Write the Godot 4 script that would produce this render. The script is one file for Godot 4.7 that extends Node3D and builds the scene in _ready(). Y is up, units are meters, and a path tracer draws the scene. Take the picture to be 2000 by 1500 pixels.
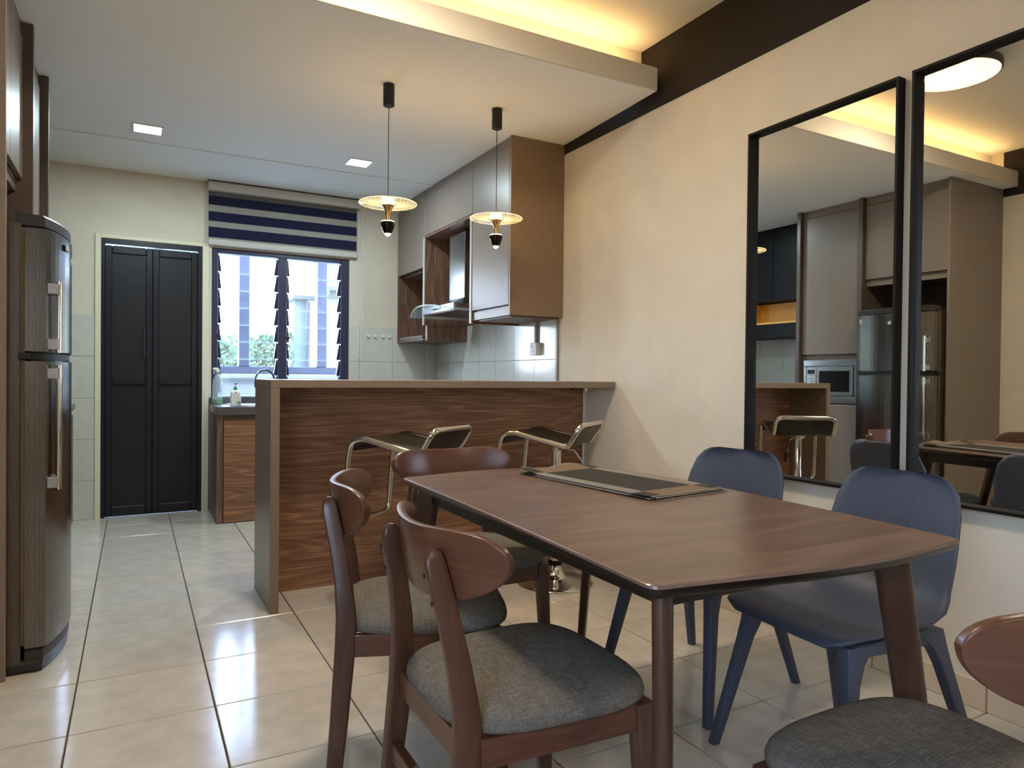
extends Node3D
# A dining corner and kitchen: bar counter, wooden and blue chairs round a dark table, mirrors, fridge, louvre window.
# Units are metres; the camera stands over the origin, x runs to the mirror wall, -z runs to the window wall.

const XR := 2.44      # mirror wall
const XL := -1.1      # wall behind the fridge
const ZB := -5.91     # window wall
const ZF := 3.2       # wall behind the camera
const YK := 2.575     # kitchen ceiling
const YD := 2.86      # dining ceiling

var M := {}
var used := {}
var rng := RandomNumberGenerator.new()

# ---------------------------------------------------------------- nodes
func numbered(called: String) -> String:
	var n: int = used.get(called, 0)
	used[called] = n + 1
	return called if n == 0 else "%s_%03d" % [called, n]

func tag(o: Node, label: String, category := "", group := "", kind := "") -> Node:
	if label != "": o.set_meta("label", label)
	if category != "": o.set_meta("category", category)
	if group != "": o.set_meta("group", group)
	if kind != "": o.set_meta("kind", kind)
	return o

func thing(called: String, label: String, category: String, at := Vector3.ZERO, turn := 0.0, group := "") -> Node3D:
	var o := Node3D.new()
	o.name = numbered(called)
	add_child(o)
	o.position = at
	o.rotation.y = turn
	tag(o, label, category, group)
	return o

func put(called: String, mesh: Mesh, mat: Material, parent: Node = null) -> MeshInstance3D:
	var o := MeshInstance3D.new()
	o.mesh = mesh
	o.material_override = mat
	if parent == null or parent == self:
		o.name = numbered(called)
		add_child(o)
	else:
		var key := "%d/%s" % [parent.get_instance_id(), called]
		var n: int = used.get(key, 0)
		used[key] = n + 1
		o.name = called if n == 0 else "%s_%03d" % [called, n]
		parent.add_child(o, true)
	return o

func struct(called: String, label: String, mesh: Mesh, mat: Material) -> MeshInstance3D:
	var o := put(called, mesh, mat)
	tag(o, label, "", "", "structure")
	return o

# ---------------------------------------------------------------- shapes
class Shape:
	var v := PackedVector3Array()
	var g := PackedInt32Array()   # smooth group per triangle

	func tri(a: Vector3, b: Vector3, c: Vector3, s: int) -> void:
		v.append(a); v.append(b); v.append(c); g.append(s)

	func closed_from(start: int) -> void:
		# turn the triangles added since start so that they face outwards (front faces run clockwise)
		var vol := 0.0
		var i := start
		while i < v.size():
			vol += v[i].dot(v[i + 1].cross(v[i + 2]))
			i += 3
		if vol > 0.0:
			i = start
			while i < v.size():
				var t := v[i + 1]
				v[i + 1] = v[i + 2]
				v[i + 2] = t
				i += 3

	func loft(rings: Array, smooth := true, capped := true) -> Shape:
		var start := v.size()
		var s := 1 if smooth else -1
		for k in rings.size() - 1:
			var a: PackedVector3Array = rings[k]
			var b: PackedVector3Array = rings[k + 1]
			var n := a.size()
			for i in n:
				var j := (i + 1) % n
				tri(a[i], b[i], b[j], s)
				tri(a[i], b[j], a[j], s)
		if capped:
			for e in [0, rings.size() - 1]:
				var r: PackedVector3Array = rings[e]
				var c := Vector3.ZERO
				for p in r: c += p
				c /= r.size()
				for i in r.size():
					var j := (i + 1) % r.size()
					if e == 0: tri(c, r[i], r[j], 2)
					else: tri(c, r[j], r[i], 3)
		closed_from(start)
		return self

	func box(lo: Vector3, hi: Vector3, bevel := 0.0) -> Shape:
		var c := (lo + hi) / 2
		var h := (hi - lo).abs() / 2
		var b := minf(bevel, minf(h.x, minf(h.y, h.z)) * 0.9)
		var start := v.size()
		if b <= 0.0:
			var p: Array[Vector3] = []
			for i in 8:
				p.append(c + Vector3(h.x if i & 1 else -h.x, h.y if i & 2 else -h.y, h.z if i & 4 else -h.z))
			for q in [[0, 1, 3, 2], [4, 6, 7, 5], [0, 4, 5, 1], [2, 3, 7, 6], [0, 2, 6, 4], [1, 5, 7, 3]]:
				tri(p[q[0]], p[q[1]], p[q[2]], -1)
				tri(p[q[0]], p[q[2]], p[q[3]], -1)
			closed_from(start)
			return self
		# chamfered box: six faces, twelve edge strips, eight corners
		var f := {}
		for ax in 3:
			for sg in [-1.0, 1.0]:
				for u in [-1.0, 1.0]:
					for w in [-1.0, 1.0]:
						var q := Vector3.ZERO
						q[ax] = sg * h[ax]
						q[(ax + 1) % 3] = u * (h[(ax + 1) % 3] - b)
						q[(ax + 2) % 3] = w * (h[(ax + 2) % 3] - b)
						f[[ax, sg, u, w]] = c + q
		var quad := func(a: Vector3, bb: Vector3, cc: Vector3, d: Vector3) -> void:
			var n := (bb - a).cross(cc - a)
			if n.dot((a + bb + cc + d) / 4 - c) > 0:
				tri(a, cc, bb, -1); tri(a, d, cc, -1)
			else:
				tri(a, bb, cc, -1); tri(a, cc, d, -1)
		for ax in 3:
			for sg in [-1.0, 1.0]:
				quad.call(f[[ax, sg, -1.0, -1.0]], f[[ax, sg, 1.0, -1.0]], f[[ax, sg, 1.0, 1.0]], f[[ax, sg, -1.0, 1.0]])
		for ax in 3:
			var a1 := (ax + 1) % 3
			for sg in [-1.0, 1.0]:
				for u in [-1.0, 1.0]:
					# the edge between face ax=sg and face a1=u; it runs along ax+2
					quad.call(f[[ax, sg, u, -1.0]], f[[ax, sg, u, 1.0]], f[[a1, u, 1.0, sg]], f[[a1, u, -1.0, sg]])
		for sx in [-1.0, 1.0]:
			for sy in [-1.0, 1.0]:
				for sz in [-1.0, 1.0]:
					var a: Vector3 = f[[0, sx, sy, sz]]
					var d: Vector3 = f[[1, sy, sz, sx]]
					var e: Vector3 = f[[2, sz, sx, sy]]
					if (d - a).cross(e - a).dot(a - c) > 0: tri(a, e, d, -1)
					else: tri(a, d, e, -1)
		return self

	func tube(path: Array, r: float, sides := 12, capped := true) -> Shape:
		var rings := []
		var up := Vector3.UP
		var t0: Vector3 = (path[1] - path[0]).normalized()
		if absf(t0.dot(up)) > 0.9: up = Vector3.RIGHT
		var nrm := (up - t0 * up.dot(t0)).normalized()
		for k in path.size():
			var t: Vector3
			if k == 0: t = path[1] - path[0]
			elif k == path.size() - 1: t = path[k] - path[k - 1]
			else: t = (path[k] - path[k - 1]).normalized() + (path[k + 1] - path[k]).normalized()
			t = t.normalized()
			nrm = (nrm - t * nrm.dot(t)).normalized()
			var bi := t.cross(nrm)
			var ring := PackedVector3Array()
			for i in sides:
				var a := TAU * i / sides
				ring.append(path[k] + (nrm * cos(a) + bi * sin(a)) * r)
			rings.append(ring)
		return loft(rings, true, capped)

	func lathe(profile: Array, at := Vector3.ZERO, sides := 32) -> Shape:
		# profile: Vector2(radius, height) from bottom to top
		var rings := []
		for p in profile:
			var ring := PackedVector3Array()
			for i in sides:
				var a := TAU * i / sides
				ring.append(at + Vector3(cos(a) * p.x, p.y, sin(a) * p.x))
			rings.append(ring)
		return loft(rings)

	func mesh() -> ArrayMesh:
		var st := SurfaceTool.new()
		st.begin(Mesh.PRIMITIVE_TRIANGLES)
		for i in g.size():
			st.set_smooth_group(g[i])
			for k in 3:
				st.add_vertex(v[i * 3 + k])
		st.generate_normals()
		return st.commit()

func sh() -> Shape:
	return Shape.new()

func box(lo: Vector3, hi: Vector3, bevel := 0.0) -> ArrayMesh:
	return sh().box(lo, hi, bevel).mesh()

func rring(c: Vector3, ax: Vector3, ay: Vector3, hx: float, hy: float, r: float, n := 4) -> PackedVector3Array:
	# a rounded rectangle in the plane of ax and ay
	var out := PackedVector3Array()
	r = minf(r, minf(hx, hy) * 0.999)
	for q in 4:
		var sx: float = [1, -1, -1, 1][q]
		var sy: float = [1, 1, -1, -1][q]
		for i in n + 1:
			var a: float = PI / 2 * (q + float(i) / n)
			out.append(c + ax * (sx * (hx - r) + cos(a) * r) + ay * (sy * (hy - r) + sin(a) * r))
	return out

func bez(pts: Array, r: float, n := 6) -> Array:
	# a polyline with its corners rounded
	var out := [pts[0]]
	for k in range(1, pts.size() - 1):
		var p: Vector3 = pts[k]
		var d0: Vector3 = pts[k - 1] - p
		var d1: Vector3 = pts[k + 1] - p
		var rr := minf(r, minf(d0.length(), d1.length()) * 0.49)
		var a := p + d0.normalized() * rr
		var b := p + d1.normalized() * rr
		for i in n + 1:
			var t := float(i) / n
			out.append(a.lerp(p, t).lerp(p.lerp(b, t), t))
	out.append(pts[-1])
	return out

# ---------------------------------------------------------------- textures and materials
func tex(img: Image) -> ImageTexture:
	img.generate_mipmaps()
	return ImageTexture.create_from_image(img)

func grain(w: int, h: int, sd: int, a: Color, b: Color, c: Color, rings: float, wob: float, fine: float, upright := false) -> ImageTexture:
	# wood: ring lines running along u (or v when upright), broken by fine pores
	var n1 := FastNoiseLite.new(); n1.seed = sd; n1.frequency = 1.0; n1.fractal_octaves = 2
	var n2 := FastNoiseLite.new(); n2.seed = sd + 7; n2.frequency = 1.0; n2.fractal_octaves = 3
	var img := Image.create(w, h, false, Image.FORMAT_RGB8)
	for y in h:
		for x in w:
			var u := float(x) / w
			var t := float(y) / h
			if upright:
				u = float(y) / h
				t = float(x) / w
			# blend the two ends so that the pattern tiles along the grain and across it
			var wu := smoothstep(0.8, 1.0, u)
			var wt := smoothstep(0.85, 1.0, t)
			var q := lerpf(n1.get_noise_2d(u * 1.1, t * 3.0), n1.get_noise_2d((u - 1.0) * 1.1, t * 3.0), wu)
			q = lerpf(q, lerpf(n1.get_noise_2d(u * 1.1, (t - 1.0) * 3.0), n1.get_noise_2d((u - 1.0) * 1.1, (t - 1.0) * 3.0), wu), wt)
			var p := lerpf(n2.get_noise_2d(u * 5.0, t * 130.0), n2.get_noise_2d((u - 1.0) * 5.0, t * 130.0), wu)
			var s := lerpf(n2.get_noise_2d(u * 1.3 + 40.0, t * 26.0), n2.get_noise_2d((u - 1.0) * 1.3 + 40.0, t * 26.0), wu)
			var k := sin(TAU * (t * rings + q * wob) + s * 1.6)
			k = 0.5 + 0.5 * k
			k = pow(k, 2.2)
			var m := clampf(0.55 * k + 0.45 * (0.5 + s * 0.9), 0, 1)
			var col := a.lerp(b, m).lerp(c, clampf(p * fine + fine * 0.25, 0, 1))
			img.set_pixel(x, y, col)
	return tex(img)

func mottle(w: int, sd: int, freq: float, lo: float, hi: float) -> ImageTexture:
	var n := NoiseTexture2D.new()
	var f := FastNoiseLite.new(); f.seed = sd; f.frequency = freq; f.fractal_octaves = 4
	var img := Image.create(w, w, false, Image.FORMAT_RGB8)
	for y in w:
		for x in w:
			var wx := smoothstep(0.7, 1.0, float(x) / w)
			var wy := smoothstep(0.7, 1.0, float(y) / w)
			var a := lerpf(f.get_noise_2d(x, y), f.get_noise_2d(x - w, y), wx)
			var b := lerpf(f.get_noise_2d(x, y - w), f.get_noise_2d(x - w, y - w), wx)
			var k := lerpf(lo, hi, clampf(0.5 + 0.8 * lerpf(a, b, wy), 0, 1))
			img.set_pixel(x, y, Color(k, k, k))
	return tex(img)

func weave(w: int, sd: int, a: Color, b: Color) -> Array:
	# heathered upholstery: short light and dark threads both ways, and the relief of the weave
	var r := RandomNumberGenerator.new(); r.seed = sd
	var f := FastNoiseLite.new(); f.seed = sd; f.frequency = 0.02
	var img := Image.create(w, w, false, Image.FORMAT_RGB8)
	var hgt := Image.create(w, w, false, Image.FORMAT_RGB8)
	var k := PackedFloat32Array(); k.resize(w * w); k.fill(0.45)
	for i in w * 22:
		var x := r.randi() % w
		var y := r.randi() % w
		var l := 6 + r.randi() % 26
		var t := r.randf_range(0.0, 1.0)
		var along := r.randf() < 0.5
		for j in l:
			var at := ((y * w + (x + j) % w) if along else (((y + j) % w) * w + x))
			k[at] = lerpf(k[at], t, 0.62)
	for y in w:
		for x in w:
			var t: float = k[y * w + x]
			img.set_pixel(x, y, a.lerp(b, t))
			var hh := 0.5 + 0.3 * sin(x * TAU / 4.0) * sin(y * TAU / 4.0) + 0.2 * (t - 0.5)
			hgt.set_pixel(x, y, Color(hh, hh, hh))
	return [tex(img), tex(hgt)]

func mat(c: Color, rough: float, metal := 0.0, spec := 0.5) -> StandardMaterial3D:
	var m := StandardMaterial3D.new()
	m.albedo_color = c
	m.roughness = rough
	m.metallic = metal
	m.metallic_specular = spec
	return m

func tri_tex(m: StandardMaterial3D, t: Texture2D, sc: Vector3, world := false) -> StandardMaterial3D:
	m.albedo_texture = t
	m.uv1_triplanar = true
	m.uv1_world_triplanar = world
	m.uv1_scale = sc
	return m

func glow(c: Color, e: float) -> StandardMaterial3D:
	var m := mat(c, 0.5)
	m.emission_enabled = true
	m.emission = c
	m.emission_energy_multiplier = e
	return m

func glass(c: Color, alpha: float) -> StandardMaterial3D:
	var m := mat(c, 0.02)
	m.transparency = BaseMaterial3D.TRANSPARENCY_ALPHA
	m.albedo_color.a = alpha
	return m

func materials() -> void:
	var wal := grain(1024, 512, 11, Color8(90, 64, 48), Color8(134, 101, 77), Color8(66, 47, 36), 12.0, 3.4, 1.0)
	M.walnut = tri_tex(mat(Color(1.36, 1.31, 1.25), 0.42), wal, Vector3(0.5, 1.25, 0.5))
	var walv := grain(512, 512, 12, Color8(80, 57, 44), Color8(124, 93, 72), Color8(60, 43, 35), 7.0, 1.6, 0.9, true)
	M.walnut_up = tri_tex(mat(Color(1.2, 1.2, 1.2), 0.42), walv, Vector3(1.6, 0.8, 1.6))
	var dk := grain(512, 512, 21, Color8(76, 48, 34), Color8(99, 67, 50), Color8(60, 38, 28), 5.0, 1.2, 0.5)
	var dkv := grain(512, 512, 22, Color8(76, 48, 34), Color8(99, 67, 50), Color8(60, 38, 28), 5.0, 1.2, 0.5, true)
	M.chair_up = tri_tex(mat(Color(0.98, 0.95, 0.92), 0.32), dkv, Vector3(3, 1.6, 3))
	M.chair_flat = tri_tex(mat(Color(1.08, 1.02, 0.98), 0.30), dk, Vector3(2, 4, 2))
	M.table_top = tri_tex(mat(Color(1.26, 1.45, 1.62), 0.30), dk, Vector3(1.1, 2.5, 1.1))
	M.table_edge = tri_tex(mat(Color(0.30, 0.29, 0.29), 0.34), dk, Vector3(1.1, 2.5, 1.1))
	M.table_leg = tri_tex(mat(Color(0.82, 0.78, 0.76), 0.36), dkv, Vector3(3, 1.6, 3))
	var wv := weave(512, 5, Color8(58, 54, 49), Color8(166, 157, 143))
	M.fabric = tri_tex(mat(Color(0.98, 0.98, 0.98), 0.95, 0, 0.2), wv[0], Vector3(2.6, 2.6, 2.6))
	M.fabric.heightmap_enabled = true
	M.fabric.heightmap_texture = wv[1]
	M.fabric.heightmap_scale = 0.06
	M.fabric_dark = M.fabric
	M.navy_plastic = mat(Color8(70, 75, 90), 0.5, 0, 0.45)
	M.navy_plastic = tri_tex(M.navy_plastic, mottle(256, 31, 0.09, 0.86, 1.06), Vector3(4, 4, 4))
	M.wall = tri_tex(mat(Color8(216, 206, 188), 0.9, 0, 0.2), mottle(256, 3, 0.02, 0.97, 1.0), Vector3(0.7, 0.7, 0.7))
	M.wall_grey = M.wall
	M.ceiling = mat(Color8(238, 239, 234), 0.92, 0, 0.2)
	M.cove = mat(Color8(235, 228, 212), 0.85, 0, 0.2)
	M.band = mat(Color8(46, 39, 33), 0.75, 0, 0.3)
	M.taupe = tri_tex(mat(Color8(134, 121, 110), 0.36, 0, 0.45), mottle(256, 9, 0.05, 0.95, 1.0), Vector3(2, 2, 2))
	M.taupe_dark = mat(Color8(92, 78, 70), 0.4)
	M.bar = tri_tex(mat(Color8(130, 113, 96), 0.30, 0, 0.5), mottle(256, 9, 0.05, 0.95, 1.0), Vector3(2, 2, 2))
	M.grout = mat(Color8(60, 48, 40), 0.9)
	M.wgrout = mat(Color8(196, 194, 184), 0.8)
	var tl := mottle(512, 41, 0.012, 0.93, 1.0)
	M.tiles = []
	for k in 4:
		var c := 0.985 + 0.015 * (k - 1.5) / 1.5
		M.tiles.append(tri_tex(mat(Color(0.80 * c, 0.775 * c, 0.73 * c), 0.15, 0, 0.5), tl, Vector3(1.3, 1.3, 1.3), true))
	M.wall_tile = tri_tex(mat(Color8(205, 205, 194), 0.16, 0, 0.5), mottle(256, 43, 0.03, 0.96, 1.0), Vector3(1.5, 1.5, 1.5), true)
	M.skirt = mat(Color8(205, 190, 168), 0.3)
	M.navy = mat(Color8(13, 14, 27), 0.4)
	M.navy_panel = mat(Color8(13, 13, 22), 0.5)
	M.navy_frame = mat(Color8(44, 47, 72), 0.4)
	M.cream = mat(Color8(222, 214, 190), 0.5)
	M.chrome = mat(Color(0.86, 0.85, 0.83), 0.10, 1.0)
	M.gold = mat(Color(0.90, 0.72, 0.48), 0.16, 1.0)
	M.smoke = mat(Color(0.20, 0.18, 0.17), 0.08, 1.0)
	M.black = mat(Color8(16, 15, 15), 0.5)
	M.mirror_frame = mat(Color8(22, 20, 18), 0.6, 0, 0.3)
	M.mirror = mat(Color(0.90, 0.90, 0.88), 0.0, 1.0)
	M.leather = mat(Color8(20, 19, 19), 0.38)
	var br := Image.create(256, 256, false, Image.FORMAT_RGB8)
	var rr := RandomNumberGenerator.new(); rr.seed = 4
	var f := FastNoiseLite.new(); f.seed = 6; f.frequency = 1.0
	for x in 256:
		var base := rr.randf_range(0.88, 1.0)
		for y in 256:
			var k := base * (1.0 + 0.12 * f.get_noise_2d(x * 0.35, y * 0.02))
			br.set_pixel(x, y, Color(k, k, k))
	M.steel = tri_tex(mat(Color(0.50, 0.48, 0.455), 0.20, 1.0), tex(br), Vector3(2.2, 2.2, 2.2))
	M.steel_side = tri_tex(mat(Color(0.40, 0.36, 0.32), 0.34, 0.55), tex(br), Vector3(2.2, 2.2, 2.2))
	M.inox = mat(Color(0.72, 0.73, 0.74), 0.22, 1.0)
	M.gasket = mat(Color8(120, 100, 70), 0.6)
	M.dark_plastic = mat(Color8(40, 37, 36), 0.4)
	M.white_plastic = mat(Color8(225, 223, 216), 0.4)
	M.quartz = tri_tex(mat(Color8(92, 88, 90), 0.25), mottle(256, 51, 0.2, 0.8, 1.1), Vector3(3, 3, 3))
	M.blind_dark = tri_tex(mat(Color8(38, 40, 64), 0.9, 0, 0.2), mottle(256, 52, 0.2, 0.85, 1.1), Vector3(5, 5, 5))
	M.blind_light = mat(Color8(150, 144, 138), 0.9, 0, 0.2)
	M.blind_case = mat(Color8(190, 185, 176), 0.6)
	M.yellow = mat(Color8(226, 172, 74), 0.45)
	M.gloss_black = mat(Color8(14, 14, 18), 0.5, 0, 0.3)
	M.pane = glass(Color(0.95, 1.0, 0.98), 0.06)
	M.pane_edge = mat(Color8(190, 215, 210), 0.2)
	M.acrylic = glass(Color(1.0, 0.96, 0.88), 0.10)
	M.acrylic.emission_enabled = true
	M.acrylic.emission = Color(1.0, 0.80, 0.45)
	M.acrylic.emission_energy_multiplier = 0.08
	M.acrylic_ridge = glow(Color(1.0, 0.90, 0.66), 0.9)
	M.pendant_tip = glow(Color(1.0, 0.90, 0.70), 3.0)
	M.downlight = glow(Color(0.93, 0.97, 1.0), 3.0)
	M.lamp_disc = glow(Color(1.0, 0.86, 0.66), 2.2)
	M.led = glow(Color(1.0, 0.78, 0.42), 3.0)
	M.hood_glass = glass(Color(0.75, 0.85, 0.85), 0.25)

# ---------------------------------------------------------------- main
func _ready() -> void:
	rng.seed = 12
	var cam := Camera3D.new()
	cam.name = "camera"
	add_child(cam)
	cam.fov = 58.044
	cam.position = Vector3(0, 1.075, 0)
	cam.rotation_order = EULER_ORDER_YXZ
	cam.rotation = Vector3(-0.01082, -0.49940, 0.01005)
	cam.near = 0.05
	cam.far = 200.0
	cam.current = true
	var we := WorldEnvironment.new()
	we.name = "environment"
	var env := Environment.new()
	env.background_mode = Environment.BG_SKY
	env.tonemap_mode = Environment.TONE_MAPPER_LINEAR
	env.tonemap_exposure = 1.3
	env.sdfgi_enabled = true
	env.ssao_enabled = true
	env.ssil_enabled = true
	var sky := Sky.new()
	var sm := ProceduralSkyMaterial.new()
	sm.sky_top_color = Color(0.66, 0.80, 1.0)
	sm.sky_horizon_color = Color(0.90, 0.95, 1.0)
	sm.ground_horizon_color = Color(0.80, 0.84, 0.86)
	sm.ground_bottom_color = Color(0.45, 0.45, 0.43)
	sm.energy_multiplier = 20.0
	sky.sky_material = sm
	env.sky = sky
	env.background_energy_multiplier = 1.0
	we.environment = env
	add_child(we)
	materials()
	room()
	yard()
	kitchen_left()
	kitchen_right()
	back_counter()
	bar_counter()
	window_and_door()
	mirrors()
	lamps()
	dining_table()
	wooden_chairs()
	blue_chairs()
	bar_stools()
	small_things()

func area(called: String, at: Vector3, rot: Vector3, size: Vector2, c: Color, e: float, parent: Node = null) -> void:
	var l := AreaLight3D.new()
	l.name = called
	l.area_size = size
	l.light_color = c
	l.light_energy = e
	l.area_range = 14.0
	l.area_attenuation = 2.0
	l.shadow_enabled = true
	if parent == null: add_child(l, true)
	else: parent.add_child(l, true)
	l.position = at
	l.rotation = rot

# ---------------------------------------------------------------- room
func room() -> void:
	var fl := struct("floor", "pale beige ceramic tile floor with dark grout lines", box(Vector3(XL - 0.2, -0.12, ZB - 0.2), Vector3(XR + 0.2, -0.006, ZF + 0.2)), M.grout)
	var px := 0.4038
	var pz := 0.3967
	var tm := []
	for k in 3:
		tm.append(box(Vector3(-px / 2 + 0.0021, -0.03, -pz / 2 + 0.0021), Vector3(px / 2 - 0.0021, 0, pz / 2 - 0.0021), 0.0022))
	for c in range(-3, 7):
		for r in range(-7, 16):
			var x0 := maxf(-0.1707 + c * px, XL)
			var x1 := minf(-0.1707 + (c + 1) * px, XR)
			var z0 := maxf(-3.2027 + r * pz, ZB)
			var z1 := minf(-3.2027 + (r + 1) * pz, ZF)
			if x1 - x0 < 0.01 or z1 - z0 < 0.01: continue
			var whole := x1 - x0 > px - 0.01 and z1 - z0 > pz - 0.01
			var mm: ArrayMesh = tm[rng.randi() % 3] if whole else box(Vector3(-(x1 - x0) / 2 + 0.0021, -0.03, -(z1 - z0) / 2 + 0.0021), Vector3((x1 - x0) / 2 - 0.0021, 0, (z1 - z0) / 2 - 0.0021), 0.0022)
			var o := put("tile", mm, M.tiles[rng.randi() % 4], fl)
			o.position = Vector3((x0 + x1) / 2, rng.randf_range(-0.0006, 0.0), (z0 + z1) / 2)
			o.rotation = Vector3(rng.randf_range(-1, 1) * 0.0012, 0, rng.randf_range(-1, 1) * 0.0012)
	# walls
	var wr := struct("wall_right", "cream painted wall behind the two mirrors", box(Vector3(XR, -0.1, ZB - 0.2), Vector3(XR + 0.16, YD + 0.1, ZF + 0.2)), M.wall)
	struct("wall_left", "cream painted wall behind the fridge cabinet", sh()
		.box(Vector3(XL - 0.16, -0.1, ZB - 0.2), Vector3(XL, YD + 0.1, -0.1)).box(Vector3(XL - 0.16, -0.1, 1.35), Vector3(XL, YD + 0.1, ZF + 0.2))
		.box(Vector3(XL - 0.16, -0.1, -0.1), Vector3(XL, 0.95, 1.35)).box(Vector3(XL - 0.16, 2.15, -0.1), Vector3(XL, YD + 0.1, 1.35)).mesh(), M.wall)
	var w2 := struct("window_2", "added side window, unseen left of the camera, letting in cool daylight", sh()
		.box(Vector3(XL - 0.1, 0.95, -0.1), Vector3(XL - 0.04, 2.15, -0.05)).box(Vector3(XL - 0.1, 0.95, 1.30), Vector3(XL - 0.04, 2.15, 1.35)).box(Vector3(XL - 0.1, 0.95, 0.6), Vector3(XL - 0.04, 2.15, 0.65))
		.box(Vector3(XL - 0.1, 0.95, -0.05), Vector3(XL - 0.04, 1.0, 1.30)).box(Vector3(XL - 0.1, 2.1, -0.05), Vector3(XL - 0.04, 2.15, 1.30)).mesh(), M.navy_frame)  # unseen window, added to bring cool daylight onto the chairs
	put("pane", box(Vector3(XL - 0.073, 1.0, -0.05), Vector3(XL - 0.067, 2.1, 0.6)), M.pane, w2)
	put("pane", box(Vector3(XL - 0.073, 1.0, 0.65), Vector3(XL - 0.067, 2.1, 1.30)), M.pane, w2)
	var wb := sh()
	var z0b := ZB - 0.14
	var top := YD + 0.1
	wb.box(Vector3(XL, -0.1, z0b), Vector3(-0.257, top, ZB))
	wb.box(Vector3(-0.257, 2.092, z0b), Vector3(0.512, top, ZB))
	wb.box(Vector3(0.512, -0.1, z0b), Vector3(0.53, top, ZB))
	wb.box(Vector3(0.53, 2.066, z0b), Vector3(1.62, top, ZB))
	wb.box(Vector3(0.53, -0.1, z0b), Vector3(1.62, 0.845, ZB))
	wb.box(Vector3(1.62, -0.1, z0b), Vector3(XR, top, ZB))
	var wback := struct("wall_back", "grey lit wall with the folding door and louvre window", wb.mesh(), M.wall)
	struct("wall_front", "plain wall behind the camera", box(Vector3(XL, -0.1, ZF), Vector3(XR, top, ZF + 0.14)), M.wall)
	# ceilings
	struct("ceiling", "grey white kitchen ceiling over the bar", sh().box(Vector3(XL, YK, ZB), Vector3(XR, YK + 0.1, -3.84)).loft([ceil_ring(YK), ceil_ring(2.69)], false).mesh(), M.ceiling)
	struct("ceiling_001", "higher dining ceiling above the cove", box(Vector3(XL, YD, -3.1), Vector3(XR, YD + 0.12, ZF)), M.cove)
	struct("trim_1", "upper face of the ceiling cove washed by warm light", box(Vector3(XL, 2.66, -3.12), Vector3(XR, YD, -3.02)), M.cove)
	struct("trim_2", "cream front lip of the ceiling cove", box(Vector3(XL, YK - 0.001, -2.838), Vector3(2.39, 2.692, -2.828), 0.002), mat(Color8(206, 197, 180), 0.85, 0, 0.2))
	struct("trim_3", "dark brown painted band along the top of the mirror wall", box(Vector3(XR - 0.004, 2.512, -3.82), Vector3(XR, YD, ZF)), M.band)
	struct("trim_4", "dark painted band along the top of the fridge wall", box(Vector3(XL, 2.512, -2.93), Vector3(XL + 0.004, YD, ZF)), M.band)
	struct("trim_5", "shallow ridge across the kitchen ceiling near the window", sh().box(Vector3(XL, YK - 0.006, -5.16), Vector3(XR, YK, -5.10), 0.004).mesh(), M.ceiling)
	# skirting of the mirror wall, tile by tile
	var sk := struct("baseboard_right", "tile skirting along the mirror wall", box(Vector3(XR - 0.004, 0, -3.24), Vector3(XR, 0.092, ZF)), M.wgrout)
	var z := -3.2027
	while z < ZF - 0.1:
		put("skirting_tile", box(Vector3(XR - 0.012, 0.0, z + 0.0021), Vector3(XR - 0.001, 0.094, minf(z + pz, ZF) - 0.0021), 0.002), M.skirt, sk)
		z += pz
	# glazed tiles of the kitchen walls
	var rows := [0.0, 0.284, 0.587, 0.886, 1.191, 1.497]
	for r in 5:
		var ya: float = rows[r] + 0.001
		var yb: float = rows[r + 1] - 0.001
		# window wall, right of the window and left of the door
		var cuts := [-1.1, -0.81, -0.51, -0.257]
		for k in 3: put("wall_tile", box(Vector3(cuts[k] + 0.001, ya, ZB - 0.001), Vector3(cuts[k + 1] - 0.001, yb, ZB + 0.009), 0.0015), M.wall_tile, wback)
		if r >= 2:
			cuts = [1.62, 1.71, 2.01, 2.31, 2.43]
			for k in 4: put("wall_tile", box(Vector3(cuts[k] + 0.001, ya, ZB - 0.001), Vector3(cuts[k + 1] - 0.001, yb, ZB + 0.009), 0.0015), M.wall_tile, wback)
			var zc := [-5.9, -5.61, -5.315, -5.015, -4.725, -4.43, -4.14, -3.86]
			for k in 7: put("wall_tile", box(Vector3(XR - 0.009, ya, zc[k] + 0.001), Vector3(XR + 0.001, yb, zc[k + 1] - 0.001), 0.0015), M.wall_tile, wr)
	put("tile_edge", box(Vector3(XR - 0.013, 0.86, -3.86), Vector3(XR, 1.497, -3.835), 0.002), M.taupe, wr)
	var wl: Node = get_node("wall_left")
	for r in range(2, 5):
		var zz := -5.9
		while zz < -4.3:
			put("wall_tile", box(Vector3(XL - 0.001, rows[r] + 0.001, zz + 0.001), Vector3(XL + 0.009, rows[r + 1] - 0.001, minf(zz + 0.3, -4.26) - 0.001), 0.0015), M.wall_tile, wl)
			zz += 0.3

func ceil_ring(y: float) -> PackedVector3Array:
	return PackedVector3Array([Vector3(XL, y, -3.84), Vector3(XR, y, -3.84), Vector3(2.391, y, -2.838), Vector3(XL, y, -2.838)])

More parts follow.
